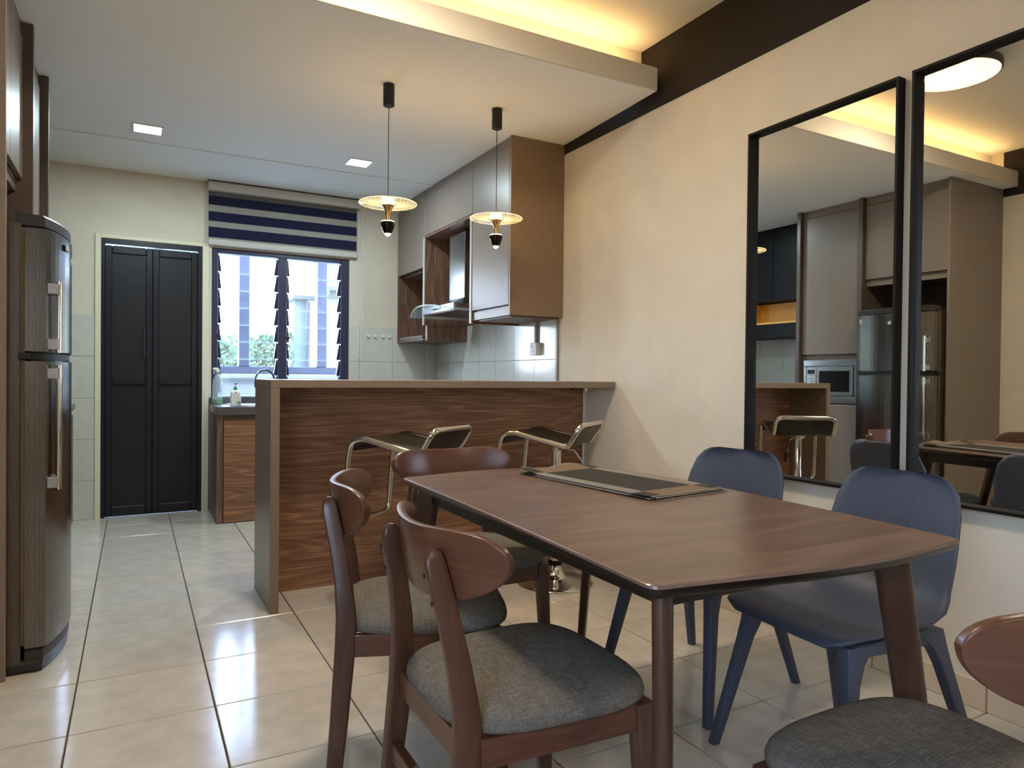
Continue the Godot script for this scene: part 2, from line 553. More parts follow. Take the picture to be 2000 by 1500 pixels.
# ---------------------------------------------------------------- outside
func yard() -> void:
	struct("floor", "paved ground of the yard outside the kitchen window", box(Vector3(-8, -0.3, -40), Vector3(20, -0.14, ZB - 0.2)), mat(Color8(225, 223, 216), 0.9))
	var wy := struct("wall_yard", "parapet wall of the back yard, greyed in colour for yard shade", sh().box(Vector3(-1.6, -0.2, -7.3), Vector3(3.4, 1.03, -7.12)).box(Vector3(-1.6, 1.03, -7.33), Vector3(3.4, 1.075, -7.07), 0.006).mesh(), mat(Color8(124, 127, 133), 0.8))  # white wall coloured grey to stand in for the shade of a roof
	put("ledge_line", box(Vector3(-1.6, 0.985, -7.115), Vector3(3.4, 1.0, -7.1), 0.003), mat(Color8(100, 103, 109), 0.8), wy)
	var ww := struct("window_3", "blue grey casement frame on the yard wall", sh().box(Vector3(-1.6, 1.075, -7.24), Vector3(3.4, 1.15, -7.16), 0.006).box(Vector3(-1.6, 2.75, -7.24), Vector3(3.4, 2.83, -7.16), 0.006).mesh(), M.navy_frame)
	for x in [-0.62, 0.14, 0.885, 1.633, 2.38]:
		put("post", box(Vector3(x, 1.15, -7.25), Vector3(x + 0.1, 2.75, -7.15), 0.006), M.navy_frame, ww)
	# trees beyond the parapet
	for q in [[Vector3(1.20, 0, -12.9), 1.78, 4], [Vector3(2.14, 0, -14.25), 1.93, 5]]:
		bush(q[0], q[1], q[2])
	# neighbouring house
	var h := thing("house", "pale terraced house with a cream wall seen through the right window half", "house", Vector3(0, 0, 0))
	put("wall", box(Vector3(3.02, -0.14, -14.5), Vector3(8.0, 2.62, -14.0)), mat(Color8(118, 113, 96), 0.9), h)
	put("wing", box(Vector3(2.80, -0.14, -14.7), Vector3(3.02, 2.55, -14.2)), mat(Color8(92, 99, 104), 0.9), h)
	put("eave", box(Vector3(3.32, 2.62, -14.6), Vector3(8.2, 2.78, -13.5), 0.01), mat(Color8(64, 58, 50), 0.9), h)
	var r := sh()
	var a := PackedVector3Array([Vector3(3.25, 2.78, -13.4), Vector3(8.3, 2.78, -13.4), Vector3(8.3, 3.9, -15.4), Vector3(3.25, 3.9, -15.4)])
	var b := PackedVector3Array([Vector3(3.25, 2.70, -13.4), Vector3(8.3, 2.70, -13.4), Vector3(8.3, 3.8, -15.4), Vector3(3.25, 3.8, -15.4)])
	r.loft([a, b], false)
	put("roof", r.mesh(), mat(Color8(66, 64, 60), 0.8), h)
	put("roof", box(Vector3(2.72, 2.55, -14.9), Vector3(3.25, 2.63, -13.9), 0.01), mat(Color8(60, 58, 55), 0.8), h)
	put("downpipe", sh().tube([Vector3(3.0, -0.1, -13.92), Vector3(3.0, 2.5, -13.92)], 0.035).mesh(), mat(Color8(38, 36, 33), 0.7), h)

func bush(at: Vector3, tall: float, sd: int) -> void:
	var r := RandomNumberGenerator.new(); r.seed = sd
	var t := thing("tree", ["", "", "", "", "leafy green tree at the far left of the window view", "leafy green tree right of the left yard post"][sd], "tree", at, 0, "")
	put("trunk", sh().tube([Vector3(0, -0.14, 0), Vector3(0.03, tall * 0.6, 0)], 0.06, 8).mesh(), mat(Color8(90, 78, 60), 0.9), t)
	var s := sh()
	for i in 2600:
		var d := Vector3(clampf(r.randfn(0, 0.24), -0.5, 0.5), r.randf_range(-1.2, 0.0), clampf(r.randfn(0, 0.24), -0.5, 0.5))
		var cap := 0.25 * sin(d.x * 6.0 + sd) + 0.1 * sin(d.x * 17.0)
		var p := Vector3(d.x * 1.2, tall + d.y - absf(d.x) * 0.35 + cap * 0.5, d.z)
		var u := Vector3(r.randf_range(-1, 1), r.randf_range(-1, 1), r.randf_range(-1, 1)).normalized() * 0.055
		var w := Vector3(r.randf_range(-1, 1), r.randf_range(-1, 1), r.randf_range(-1, 1)).normalized() * 0.035
		s.tri(p - u, p + w, p + u, -1)
		s.tri(p - u, p + u, p - w, -1)
	var lm := mat(Color8(62, 78, 52), 0.8)
	lm.cull_mode = BaseMaterial3D.CULL_DISABLED
	lm.backlight_enabled = true
	lm.backlight = Color(0.2, 0.25, 0.14)
	tag(put("foliage", s.mesh(), lm, t), "", "", "", "stuff")

# ---------------------------------------------------------------- left: fridge, cabinets
func kitchen_left() -> void:
	var zs := -2.93   # dining side of the end panel
	var tall := thing("tall_cabinet", "tall taupe cabinet housing the microwave, left of the fridge in the mirror", "cabinet", Vector3(XL + 0.002, 0, -4.25))
	var xp := 0.71     # post front, from the wall
	var xd := 0.675    # door front
	put("body", sh().box(Vector3(0, 0, 0.02), Vector3(xd - 0.02, 0.874, 0.58)).box(Vector3(0, 1.27, 0.02), Vector3(xd - 0.02, YK - 0.002, 0.58)).box(Vector3(0, 0.874, 0.02), Vector3(0.2, 1.27, 0.58)).mesh(), M.taupe_dark, tall)
	put("post", box(Vector3(0, 0, -0.02), Vector3(xp, YK - 0.002, 0.018), 0.002), M.taupe_dark, tall)
	put("post", box(Vector3(0, 0, 0.582), Vector3(xp, YK - 0.002, 0.62), 0.002), M.taupe_dark, tall)
	put("door", box(Vector3(xd - 0.02, 1.295, 0.022), Vector3(xd, 2.505, 0.578), 0.002), M.taupe, tall)
	put("fascia", box(Vector3(xd - 0.03, 2.51, 0.02), Vector3(xd - 0.008, YK - 0.002, 0.58)), M.taupe, tall)
	put("rail", box(Vector3(xd - 0.04, 1.248, 0.02), Vector3(xd - 0.014, 1.285, 0.58)), M.taupe_dark, tall)
	put("door", box(Vector3(xd - 0.02, 0.08, 0.022), Vector3(xd, 0.862, 0.578), 0.002), M.taupe, tall)
	var mw := thing("microwave", "built-in stainless microwave oven beside the fridge, seen in the left mirror", "microwave", Vector3(XL + xd, 0.876, -4.23))
	put("trim_frame", sh().box(Vector3(-0.03, 0, 0.004), Vector3(0.004, 0.055, 0.556), 0.003).box(Vector3(-0.03, 0.315, 0.004), Vector3(0.004, 0.37, 0.556), 0.003).box(Vector3(-0.03, 0.055, 0.004), Vector3(0.004, 0.315, 0.05), 0.003).box(Vector3(-0.03, 0.055, 0.52), Vector3(0.004, 0.315, 0.556), 0.003).mesh(), M.inox, mw)
	put("door", box(Vector3(-0.4, 0.06, 0.16), Vector3(0.006, 0.31, 0.515), 0.003), M.inox, mw)
	put("window", box(Vector3(0.0, 0.095, 0.185), Vector3(0.008, 0.275, 0.48), 0.002), mat(Color8(20, 22, 24), 0.1), mw)
	put("control_panel", box(Vector3(-0.4, 0.06, 0.055), Vector3(0.006, 0.31, 0.157), 0.003), M.inox, mw)
	put("display", box(Vector3(0.0, 0.25, 0.07), Vector3(0.008, 0.285, 0.14)), M.black, mw)
	for r in 5:
		for c in 3:
			put("button", box(Vector3(0.004, 0.215 - r * 0.028, 0.072 + c * 0.024), Vector3(0.009, 0.229 - r * 0.028, 0.088 + c * 0.024), 0.002), M.white_plastic, mw)
	# over the fridge, with the end panel
	var of := thing("overhead_cabinet", "taupe cabinet above the fridge with a full height end panel", "cabinet", Vector3(XL, 0, -3.63))
	var w := 0.68
	put("body", box(Vector3(0, 1.88, 0.002), Vector3(xd - 0.022, YK - 0.002, w)), M.taupe_dark, of)
	put("door", box(Vector3(xd - 0.02, 1.9, 0.004), Vector3(xd, 2.505, w / 2 - 0.001), 0.002), M.taupe, of)
	put("door", box(Vector3(xd - 0.02, 1.9, w / 2 + 0.001), Vector3(xd, 2.505, w - 0.002), 0.002), M.taupe, of)
	put("fascia", box(Vector3(xd - 0.03, 2.51, 0.002), Vector3(xd - 0.008, YK - 0.002, w)), M.taupe, of)
	put("rail", box(Vector3(xd - 0.05, 1.845, 0.002), Vector3(xd - 0.026, 1.892, w)), M.taupe, of)
	put("back_panel", box(Vector3(0, 0, 0.002), Vector3(0.02, 1.88, w)), M.taupe_dark, of)
	put("end_panel", box(Vector3(0, 0, w), Vector3(xp, YK - 0.002, w + 0.02), 0.002), M.taupe, of)
	fridge()
	# base unit and black wall units beyond the tall cabinet
	var lc := thing("base_cabinet", "low wood front kitchen unit half hidden behind the fridge", "cabinet", Vector3(XL + 0.012, 0, -5.26))
	put("body", box(Vector3(0, 0.1, 0), Vector3(0.72, 0.83, 0.98)), M.taupe_dark, lc)
	put("door", box(Vector3(0.722, 0.11, 0.004), Vector3(0.742, 0.80, 0.488), 0.002), M.walnut_up, lc)
	put("door", box(Vector3(0.722, 0.11, 0.492), Vector3(0.742, 0.80, 0.976), 0.002), M.walnut_up, lc)
	put("plinth", box(Vector3(0, 0.0, 0.0), Vector3(0.68, 0.1, 0.98)), M.taupe_dark, lc)
	tag(put("worktop", box(Vector3(XL, 0.832, -5.27), Vector3(-0.335, 0.872, -4.272), 0.004), M.quartz), "grey worktop end showing behind the fridge", "worktop")
	var ub := thing("wall_cabinet", "black wall cabinet with a yellow open shelf, seen only in the mirror", "cabinet", Vector3(XL, 0, -5.9))
	put("carcass", sh().box(Vector3(0, 1.86, 0), Vector3(0.36, YK - 0.002, 1.62)).box(Vector3(0, 1.49, 0), Vector3(0.38, 1.625, 1.62)).mesh(), M.gloss_black, ub)
	for k in 3:
		put("door", box(Vector3(0.362, 1.85, k * 0.54 + 0.002), Vector3(0.38, YK - 0.004, k * 0.54 + 0.538), 0.002), M.gloss_black, ub)
	put("shelf_back", box(Vector3(0.0, 1.625, 0.0), Vector3(0.16, 1.85, 1.62)), M.yellow, ub)
	put("shelf_floor", box(Vector3(0.16, 1.625, 0.0), Vector3(0.38, 1.64, 1.62)), M.yellow, ub)
	for zz in [0.0, 0.72, 1.602]: put("divider", box(Vector3(0.16, 1.64, zz), Vector3(0.378, 1.85, zz + 0.018)), M.yellow, ub)

func fridge() -> void:
	var f := thing("fridge", "brushed steel two door fridge with bowed front and bar handles", "fridge", Vector3(-0.34, 0, -2.97))
	# local: x forward from the back of the doors, z negative into the kitchen
	var W := 0.615
	put("body", box(Vector3(-0.58, 0.03, -W), Vector3(-0.012, 1.60, 0), 0.006), M.steel_side, f)
	put("gasket", sh().box(Vector3(-0.012, 0.1, -W + 0.012), Vector3(0.0, 1.115, -0.008)).box(Vector3(-0.012, 1.14, -W + 0.012), Vector3(0.0, 1.585, -0.008)).mesh(), M.gasket, f)
	for d in [[0.085, 1.118, "fridge_door"], [1.142, 1.59, "freezer_door"]]:
		var rings := []
		for y in [d[0], d[0] + 0.006, d[1] - 0.006, d[1]]:
			var ins: float = 0.006 if y == d[0] or y == d[1] else 0.0
			rings.append(bow_ring(W, y, ins))
		put(d[2], sh().loft(rings, false).mesh(), M.steel, f)
	var cap := []
	for y in [1.592, 1.60, 1.625, 1.634]:
		cap.append(bow_ring(W, y, 0.012 if y == 1.634 else 0.004, -0.03))
	put("top_cap", sh().loft(cap, false).mesh(), M.dark_plastic, f)
	put("hinge", box(Vector3(-0.02, 1.118, -0.03), Vector3(0.02, 1.142, 0.003), 0.003), M.black, f)
	put("gap_strip", sh().loft([bow_ring(W, 1.119, 0.008), bow_ring(W, 1.141, 0.008)], false).mesh(), M.black, f)
	put("base_grille", sh().loft([bow_ring(W, 0.0, 0.012), bow_ring(W, 0.05, 0.006), bow_ring(W, 0.082, 0.008)], false).mesh(), M.dark_plastic, f)
	put("foot", box(Vector3(-0.1, 0.0, -0.05), Vector3(0.05, 0.045, -0.002), 0.01), M.dark_plastic, f)
	for hd in [[1.145, 1.405], [0.645, 1.10]]:
		var h := put("handle", sh().tube([Vector3(0.098, hd[0], -0.05), Vector3(0.098, hd[1], -0.05)], 0.011, 14).mesh(), M.chrome, f)
		for y in [hd[0] + 0.03, hd[1] - 0.03]:
			put("bracket", box(Vector3(0.058, y - 0.02, -0.072), Vector3(0.096, y + 0.02, -0.012), 0.003), M.inox, h)
	tag(put("socket_sticker", box(Vector3(0.078, 0.655, -0.085), Vector3(0.106, 0.695, -0.064), 0.002), M.white_plastic, f), "small white square pad on the handle")
	put("badge", box(Vector3(0.108, 1.535, -0.24), Vector3(0.114, 1.56, -0.15), 0.002), mat(Color8(205, 206, 208), 0.35), f)
	put("badge", sh().lathe([Vector2(0.012, 0), Vector2(0.016, 0.002), Vector2(0.012, 0.006)], Vector3.ZERO, 20).mesh(), mat(Color8(205, 206, 208), 0.35), f).transform = Transform3D(Basis(Vector3(0, 0, 1), -PI / 2), Vector3(0.112, 1.515, -0.31))
	tag(put("sticker", box(Vector3(0.074, 1.02, -0.58), Vector3(0.079, 1.06, -0.54)), mat(Color8(80, 120, 160), 0.4), f), "small blue diamond sticker")
	tag(put("sticker", box(Vector3(0.073, 1.525, -0.585), Vector3(0.078, 1.56, -0.55)), mat(Color8(190, 180, 170), 0.4), f), "small pale sticker on the freezer door")

func bow_ring(W: float, y: float, ins: float, back := 0.0) -> PackedVector3Array:
	var out := PackedVector3Array()
	out.append(Vector3(back, y, -ins))
	var n := 18
	for i in n + 1:
		var t := float(i) / n
		var z := lerpf(-ins, -W + ins, t)
		var s := 2.0 * t - 1.0
		var x := 0.062 + 0.055 * (1.0 - s * s) - ins
		out.append(Vector3(x, y, z))
	out.append(Vector3(back, y, -W + ins))
	return out

# ---------------------------------------------------------------- right: wall units and hood
func kitchen_right() -> void:
	var xf := 2.047
	var c1 := thing("wall_cabinet", "tall taupe wall cabinet with its side tinted for warm lamp light, nearest of the row over the bar", "cabinet", Vector3(0, 0, 0))
	put("body", box(Vector3(xf + 0.02, 1.46, -4.36), Vector3(XR - 0.002, YK - 0.002, -3.81)), M.taupe_dark, c1)
	put("side_panel", box(Vector3(xf, 1.46, -3.81), Vector3(XR - 0.002, YK - 0.002, -3.79), 0.001), tri_tex(mat(Color8(134, 110, 86), 0.4), mottle(256, 9, 0.05, 0.95, 1.0), Vector3(2, 2, 2)), c1)  # same laminate as the doors, with warm lamp light put into its colour
	put("door", box(Vector3(xf, 1.525, -4.345), Vector3(xf + 0.018, 2.508, -3.813), 0.002), M.taupe, c1)
	put("bottom_rail", box(Vector3(xf + 0.01, 1.46, -4.345), Vector3(xf + 0.018, 1.515, -3.812), 0.001), M.taupe, c1)
	put("fascia", box(Vector3(xf + 0.012, 2.512, -4.36), Vector3(xf + 0.02, YK - 0.002, -3.812)), M.taupe, c1)
	put("inner_panel", box(Vector3(xf + 0.002, 1.44, -4.385), Vector3(XR - 0.002, 2.18, -4.362), 0.001), M.walnut_up, c1)
	put("underside", box(Vector3(xf + 0.03, 1.452, -4.34), Vector3(XR - 0.01, 1.459, -3.83)), M.walnut_up, c1)
	put("front_edge", box(Vector3(xf - 0.006, 1.44, -4.372), Vector3(xf + 0.004, 2.18, -4.348)), mat(Color8(190, 182, 174), 0.4), c1)
	var c2 := thing("wall_cabinet", "taupe flap cabinet above the cooker hood bay", "cabinet")
	put("body", box(Vector3(xf + 0.02, 2.205, -5.25), Vector3(XR - 0.002, YK - 0.002, -4.362)), M.walnut_up, c2)
	put("door", box(Vector3(xf, 2.2, -5.238), Vector3(xf + 0.018, 2.508, -4.348), 0.002), M.taupe, c2)
	put("fascia", box(Vector3(xf + 0.012, 2.512, -5.25), Vector3(xf + 0.02, YK - 0.002, -4.362)), M.taupe, c2)
	put("bottom_board", box(Vector3(xf + 0.002, 2.18, -5.24), Vector3(XR - 0.002, 2.198, -4.364), 0.001), M.walnut_up, c2)
	put("back_board", box(Vector3(XR - 0.02, 1.497, -5.24), Vector3(XR - 0.001, 2.18, -4.386)), M.walnut_up, c2)
	var c3 := thing("wall_cabinet", "taupe wall cabinet over an open walnut shelf beside the window wall", "cabinet")
	put("body", box(Vector3(xf + 0.02, 1.955, -5.895), Vector3(XR - 0.002, YK - 0.002, -5.262)), M.walnut_up, c3)
	put("door", box(Vector3(xf, 1.95, -5.89), Vector3(xf + 0.018, 2.508, -5.578), 0.002), M.taupe, c3)
	put("door", box(Vector3(xf, 1.95, -5.574), Vector3(xf + 0.018, 2.508, -5.25), 0.002), M.taupe, c3)
	put("fascia", box(Vector3(xf + 0.012, 2.512, -5.895), Vector3(xf + 0.02, YK - 0.002, -5.262)), M.taupe, c3)
	put("side_panel", box(Vector3(xf + 0.002, 1.48, -5.26), Vector3(XR - 0.002, 2.18, -5.242), 0.001), M.walnut_up, c3)
	put("side_panel", box(Vector3(xf + 0.03, 1.36, -5.262), Vector3(XR - 0.002, 1.48, -5.244), 0.001), M.walnut_up, c3)
	put("front_edge", box(Vector3(xf - 0.006, 1.48, -5.262), Vector3(xf + 0.003, 2.18, -5.24)), mat(Color8(190, 182, 174), 0.4), c3)
	put("front_edge", box(Vector3(xf + 0.022, 1.36, -5.264), Vector3(xf + 0.031, 1.48, -5.242)), mat(Color8(190, 182, 174), 0.4), c3)
	put("side_panel", box(Vector3(xf + 0.002, 1.36, -5.895), Vector3(XR - 0.002, 1.955, -5.877), 0.001), M.walnut_up, c3)
	put("back_board", box(Vector3(XR - 0.02, 1.36, -5.877), Vector3(XR - 0.002, 1.955, -5.262)), M.walnut_up, c3)
	put("shelf", box(Vector3(xf + 0.002, 1.36, -5.877), Vector3(XR - 0.02, 1.378, -5.264), 0.001), M.walnut_up, c3)
	put("shelf", box(Vector3(xf + 0.05, 1.93, -5.877), Vector3(XR - 0.02, 1.95, -5.264), 0.001), M.walnut_up, c3)
	var tr := thing("dish_tray", "flat steel tray lying on the open shelf beside the hood", "tray", Vector3(2.23, 1.378, -5.57))
	put("tray_body", sh().box(Vector3(-0.17, 0, -0.26), Vector3(0.17, 0.012, 0.26), 0.003).box(Vector3(-0.175, 0.01, -0.265), Vector3(-0.165, 0.028, 0.265), 0.002).box(Vector3(0.165, 0.01, -0.265), Vector3(0.175, 0.028, 0.265), 0.002).mesh(), M.inox, tr)
	# hood
	var h := thing("cooker_hood", "steel chimney cooker hood with a curved glass visor", "cooker hood", Vector3(2.2, 1.55, -4.81))
	put("chimney", box(Vector3(-0.06, 0.1, -0.14), Vector3(0.215, 0.60, 0.14), 0.003), M.inox, h)
	var a := PackedVector3Array([Vector3(-0.22, 0.0, -0.30), Vector3(0.22, 0.0, -0.30), Vector3(0.22, 0.0, 0.30), Vector3(-0.22, 0.0, 0.30)])
	var b := PackedVector3Array([Vector3(-0.22, 0.045, -0.30), Vector3(0.22, 0.045, -0.30), Vector3(0.22, 0.045, 0.30), Vector3(-0.22, 0.045, 0.30)])
	var c := PackedVector3Array([Vector3(-0.06, 0.11, -0.15), Vector3(0.22, 0.11, -0.15), Vector3(0.22, 0.11, 0.15), Vector3(-0.06, 0.11, 0.15)])
	put("canopy", sh().loft([a, b, c], false).mesh(), M.inox, h)
	put("filter", box(Vector3(-0.2, -0.008, -0.28), Vector3(0.2, 0.001, 0.28), 0.002), M.steel_side, h)
	var up := []
	var edge := []
	for i in 25:
		var t := -1.0 + 2.0 * i / 24.0
		var y := 0.055 * (1.0 - t * t) - 0.015
		var xo := -0.34 + 0.07 * t * t
		up.append(PackedVector3Array([Vector3(0.2, y + 0.003, t * 0.42), Vector3(xo, y + 0.003, t * 0.42), Vector3(xo, y - 0.003, t * 0.42), Vector3(0.2, y - 0.003, t * 0.42)]))
		edge.append(Vector3(xo, y, t * 0.42))
	put("glass_visor", sh().loft(up, false).mesh(), M.hood_glass, h)
	put("visor_rim", sh().tube(edge, 0.0045, 8).mesh(), M.pane_edge, h)
	for k in 4: put("button", sh().lathe([Vector2(0.007, 0), Vector2(0.007, 0.006)], Vector3.ZERO, 12).mesh(), M.dark_plastic, h).transform = Transform3D(Basis(Vector3(0, 0, 1), PI / 2), Vector3(-0.218, 0.024, -0.06 + k * 0.04))

# ---------------------------------------------------------------- sink run
func back_counter() -> void:
	var z1 := -5.33
	var c := thing("base_cabinet", "walnut sink cabinet under the louvre window", "cabinet", Vector3(0.53, 0, ZB + 0.012))
	var d := z1 - ZB - 0.012
	put("body", box(Vector3(0.0, 0.0, 0), Vector3(1.88, 0.775, d - 0.022)), M.taupe_dark, c)
	put("side_panel", box(Vector3(-0.015, 0.0, 0), Vector3(0.0, 0.775, d), 0.001), M.taupe_dark, c)
	put("stile", box(Vector3(-0.015, 0.0, d), Vector3(0.025, 0.775, d + 0.003)), M.walnut_up, c)
	for k in 4:
		put("door", box(Vector3(0.032 + k * 0.462, 0.005, d - 0.02), Vector3(0.488 + k * 0.462, 0.74, d), 0.002), M.walnut, c)
	tag(put("worktop", sh().box(Vector3(0.515, 0.777, ZB + 0.011), Vector3(2.42, 0.838, z1 + 0.015), 0.004).box(Vector3(0.515, 0.838, ZB + 0.011), Vector3(2.42, 0.89, ZB + 0.03), 0.003).mesh(), M.quartz), "dark grey worktop with upstand under the window", "worktop")
	var s := thing("sink", "steel sink let into the worktop under the window", "sink", Vector3(0.98, 0.838, -5.6))
	put("rim", sh().box(Vector3(-0.36, 0.0, -0.21), Vector3(0.36, 0.006, -0.17), 0.002).box(Vector3(-0.36, 0.0, 0.17), Vector3(0.36, 0.006, 0.21), 0.002).box(Vector3(-0.36, 0.0, -0.17), Vector3(-0.3, 0.006, 0.17), 0.002).box(Vector3(0.3, 0.0, -0.17), Vector3(0.36, 0.006, 0.17), 0.002).mesh(), M.inox, s)
	put("basin", box(Vector3(-0.3, 0.0, -0.17), Vector3(0.3, 0.003, 0.17)), M.steel_side, s)
	var t := thing("kitchen_tap", "dark curved kitchen tap arching above the bar edge", "tap", Vector3(0.985, 0.838, -5.79))
	var arc := [Vector3(0, 0.0, 0), Vector3(0, 0.17, 0)]
	for i in 13:
		var an := PI * i / 12.0
		arc.append(Vector3(-0.075 + 0.075 * cos(an), 0.185 + 0.085 * sin(an), 0.04 * i / 12.0))
	arc.append(Vector3(-0.15, 0.13, 0.045))
	put("spout", sh().tube(arc, 0.008, 12).mesh(), mat(Color(0.45, 0.45, 0.46), 0.2, 1.0), t)
	put("base", sh().lathe([Vector2(0.026, 0), Vector2(0.026, 0.03), Vector2(0.014, 0.05)], Vector3.ZERO, 20).mesh(), M.chrome, t)
	var p := thing("soap_dispenser", "white pump soap bottle with a green collar by the sink", "soap bottle", Vector3(0.672, 0.838, -5.6))
	var rings := []
	for q in [[0.0, 0.036, 0.024], [0.004, 0.039, 0.027], [0.06, 0.037, 0.026], [0.095, 0.034, 0.025], [0.108, 0.030, 0.022], [0.114, 0.014, 0.013]]:
		rings.append(rring(Vector3(0, q[0], 0), Vector3.RIGHT, Vector3.BACK, q[1], q[2], 0.014))
	put("bottle", sh().loft(rings).mesh(), M.white_plastic, p)
	put("collar", sh().lathe([Vector2(0.013, 0.112), Vector2(0.014, 0.118), Vector2(0.014, 0.134), Vector2(0.008, 0.138)], Vector3.ZERO, 18).mesh(), mat(Color8(38, 140, 84), 0.4), p)
	put("pump", sh().tube([Vector3(0, 0.135, 0), Vector3(0, 0.165, 0)], 0.0035, 8).tube([Vector3(-0.004, 0.165, 0), Vector3(0.004, 0.165, 0.035)], 0.006, 8).mesh(), mat(Color8(120, 128, 130), 0.4), p)
	put("label", box(Vector3(-0.022, 0.03, 0.025), Vector3(0.024, 0.09, 0.0275)), mat(Color8(212, 210, 200), 0.5), p)
	put("emblem", box(Vector3(-0.006, 0.092, 0.0235), Vector3(0.004, 0.1, 0.026)), mat(Color8(40, 42, 40), 0.5), p)
	put("print_block", box(Vector3(0.008, 0.016, 0.025), Vector3(0.03, 0.026, 0.0278)), mat(Color8(110, 105, 90), 0.5), p)
	var b := thing("spray_bottle", "clear spray bottle with a little green liquid by the window", "spray bottle", Vector3(0.562, 0.838, -5.76))
	put("bottle", sh().lathe([Vector2(0.033, 0), Vector2(0.036, 0.006), Vector2(0.036, 0.15), Vector2(0.033, 0.185), Vector2(0.022, 0.215), Vector2(0.013, 0.235), Vector2(0.013, 0.25)], Vector3.ZERO, 24).mesh(), glass(Color(0.85, 0.9, 0.92), 0.3), b)
	put("liquid", sh().lathe([Vector2(0.032, 0.003), Vector2(0.034, 0.008), Vector2(0.034, 0.04)], Vector3.ZERO, 24).mesh(), mat(Color8(62, 160, 40), 0.15), b)
	put("trigger_head", sh().box(Vector3(-0.014, 0.245, -0.014), Vector3(0.014, 0.268, 0.02), 0.004).box(Vector3(-0.035, 0.262, -0.01), Vector3(0.006, 0.282, 0.01), 0.004).mesh(), M.white_plastic, b)
	put("trigger", sh().tube([Vector3(-0.02, 0.262, 0.0), Vector3(-0.028, 0.235, 0.0)], 0.004, 8).mesh(), M.white_plastic, b)

# ---------------------------------------------------------------- bar
func bar_counter() -> void:
	var b := thing("bar_counter", "long walnut fronted bar counter with a taupe top and end slab", "bar counter", Vector3(0.533, 0, -3.22))
	var L := XR - 0.533 - 0.003
	put("top", box(Vector3(0, 1.014, -0.45), Vector3(L, 1.05, 0), 0.0015), M.bar, b)
	put("end_slab", box(Vector3(0, 0, -0.45), Vector3(0.04, 1.0135, 0), 0.0015), M.bar, b)
	put("front_panel", box(Vector3(0.0405, 0.0, -0.34), Vector3(L - 0.012, 1.0135, -0.31)), M.walnut, b)
	put("bracket", box(Vector3(L - 0.20, 0.998, -0.16), Vector3(L - 0.19, 1.0135, -0.145), 0.001), M.black, b)
	put("bracket", box(Vector3(L - 0.20, 0.998, -0.03), Vector3(L - 0.185, 1.0135, -0.018), 0.001), M.chrome, b)

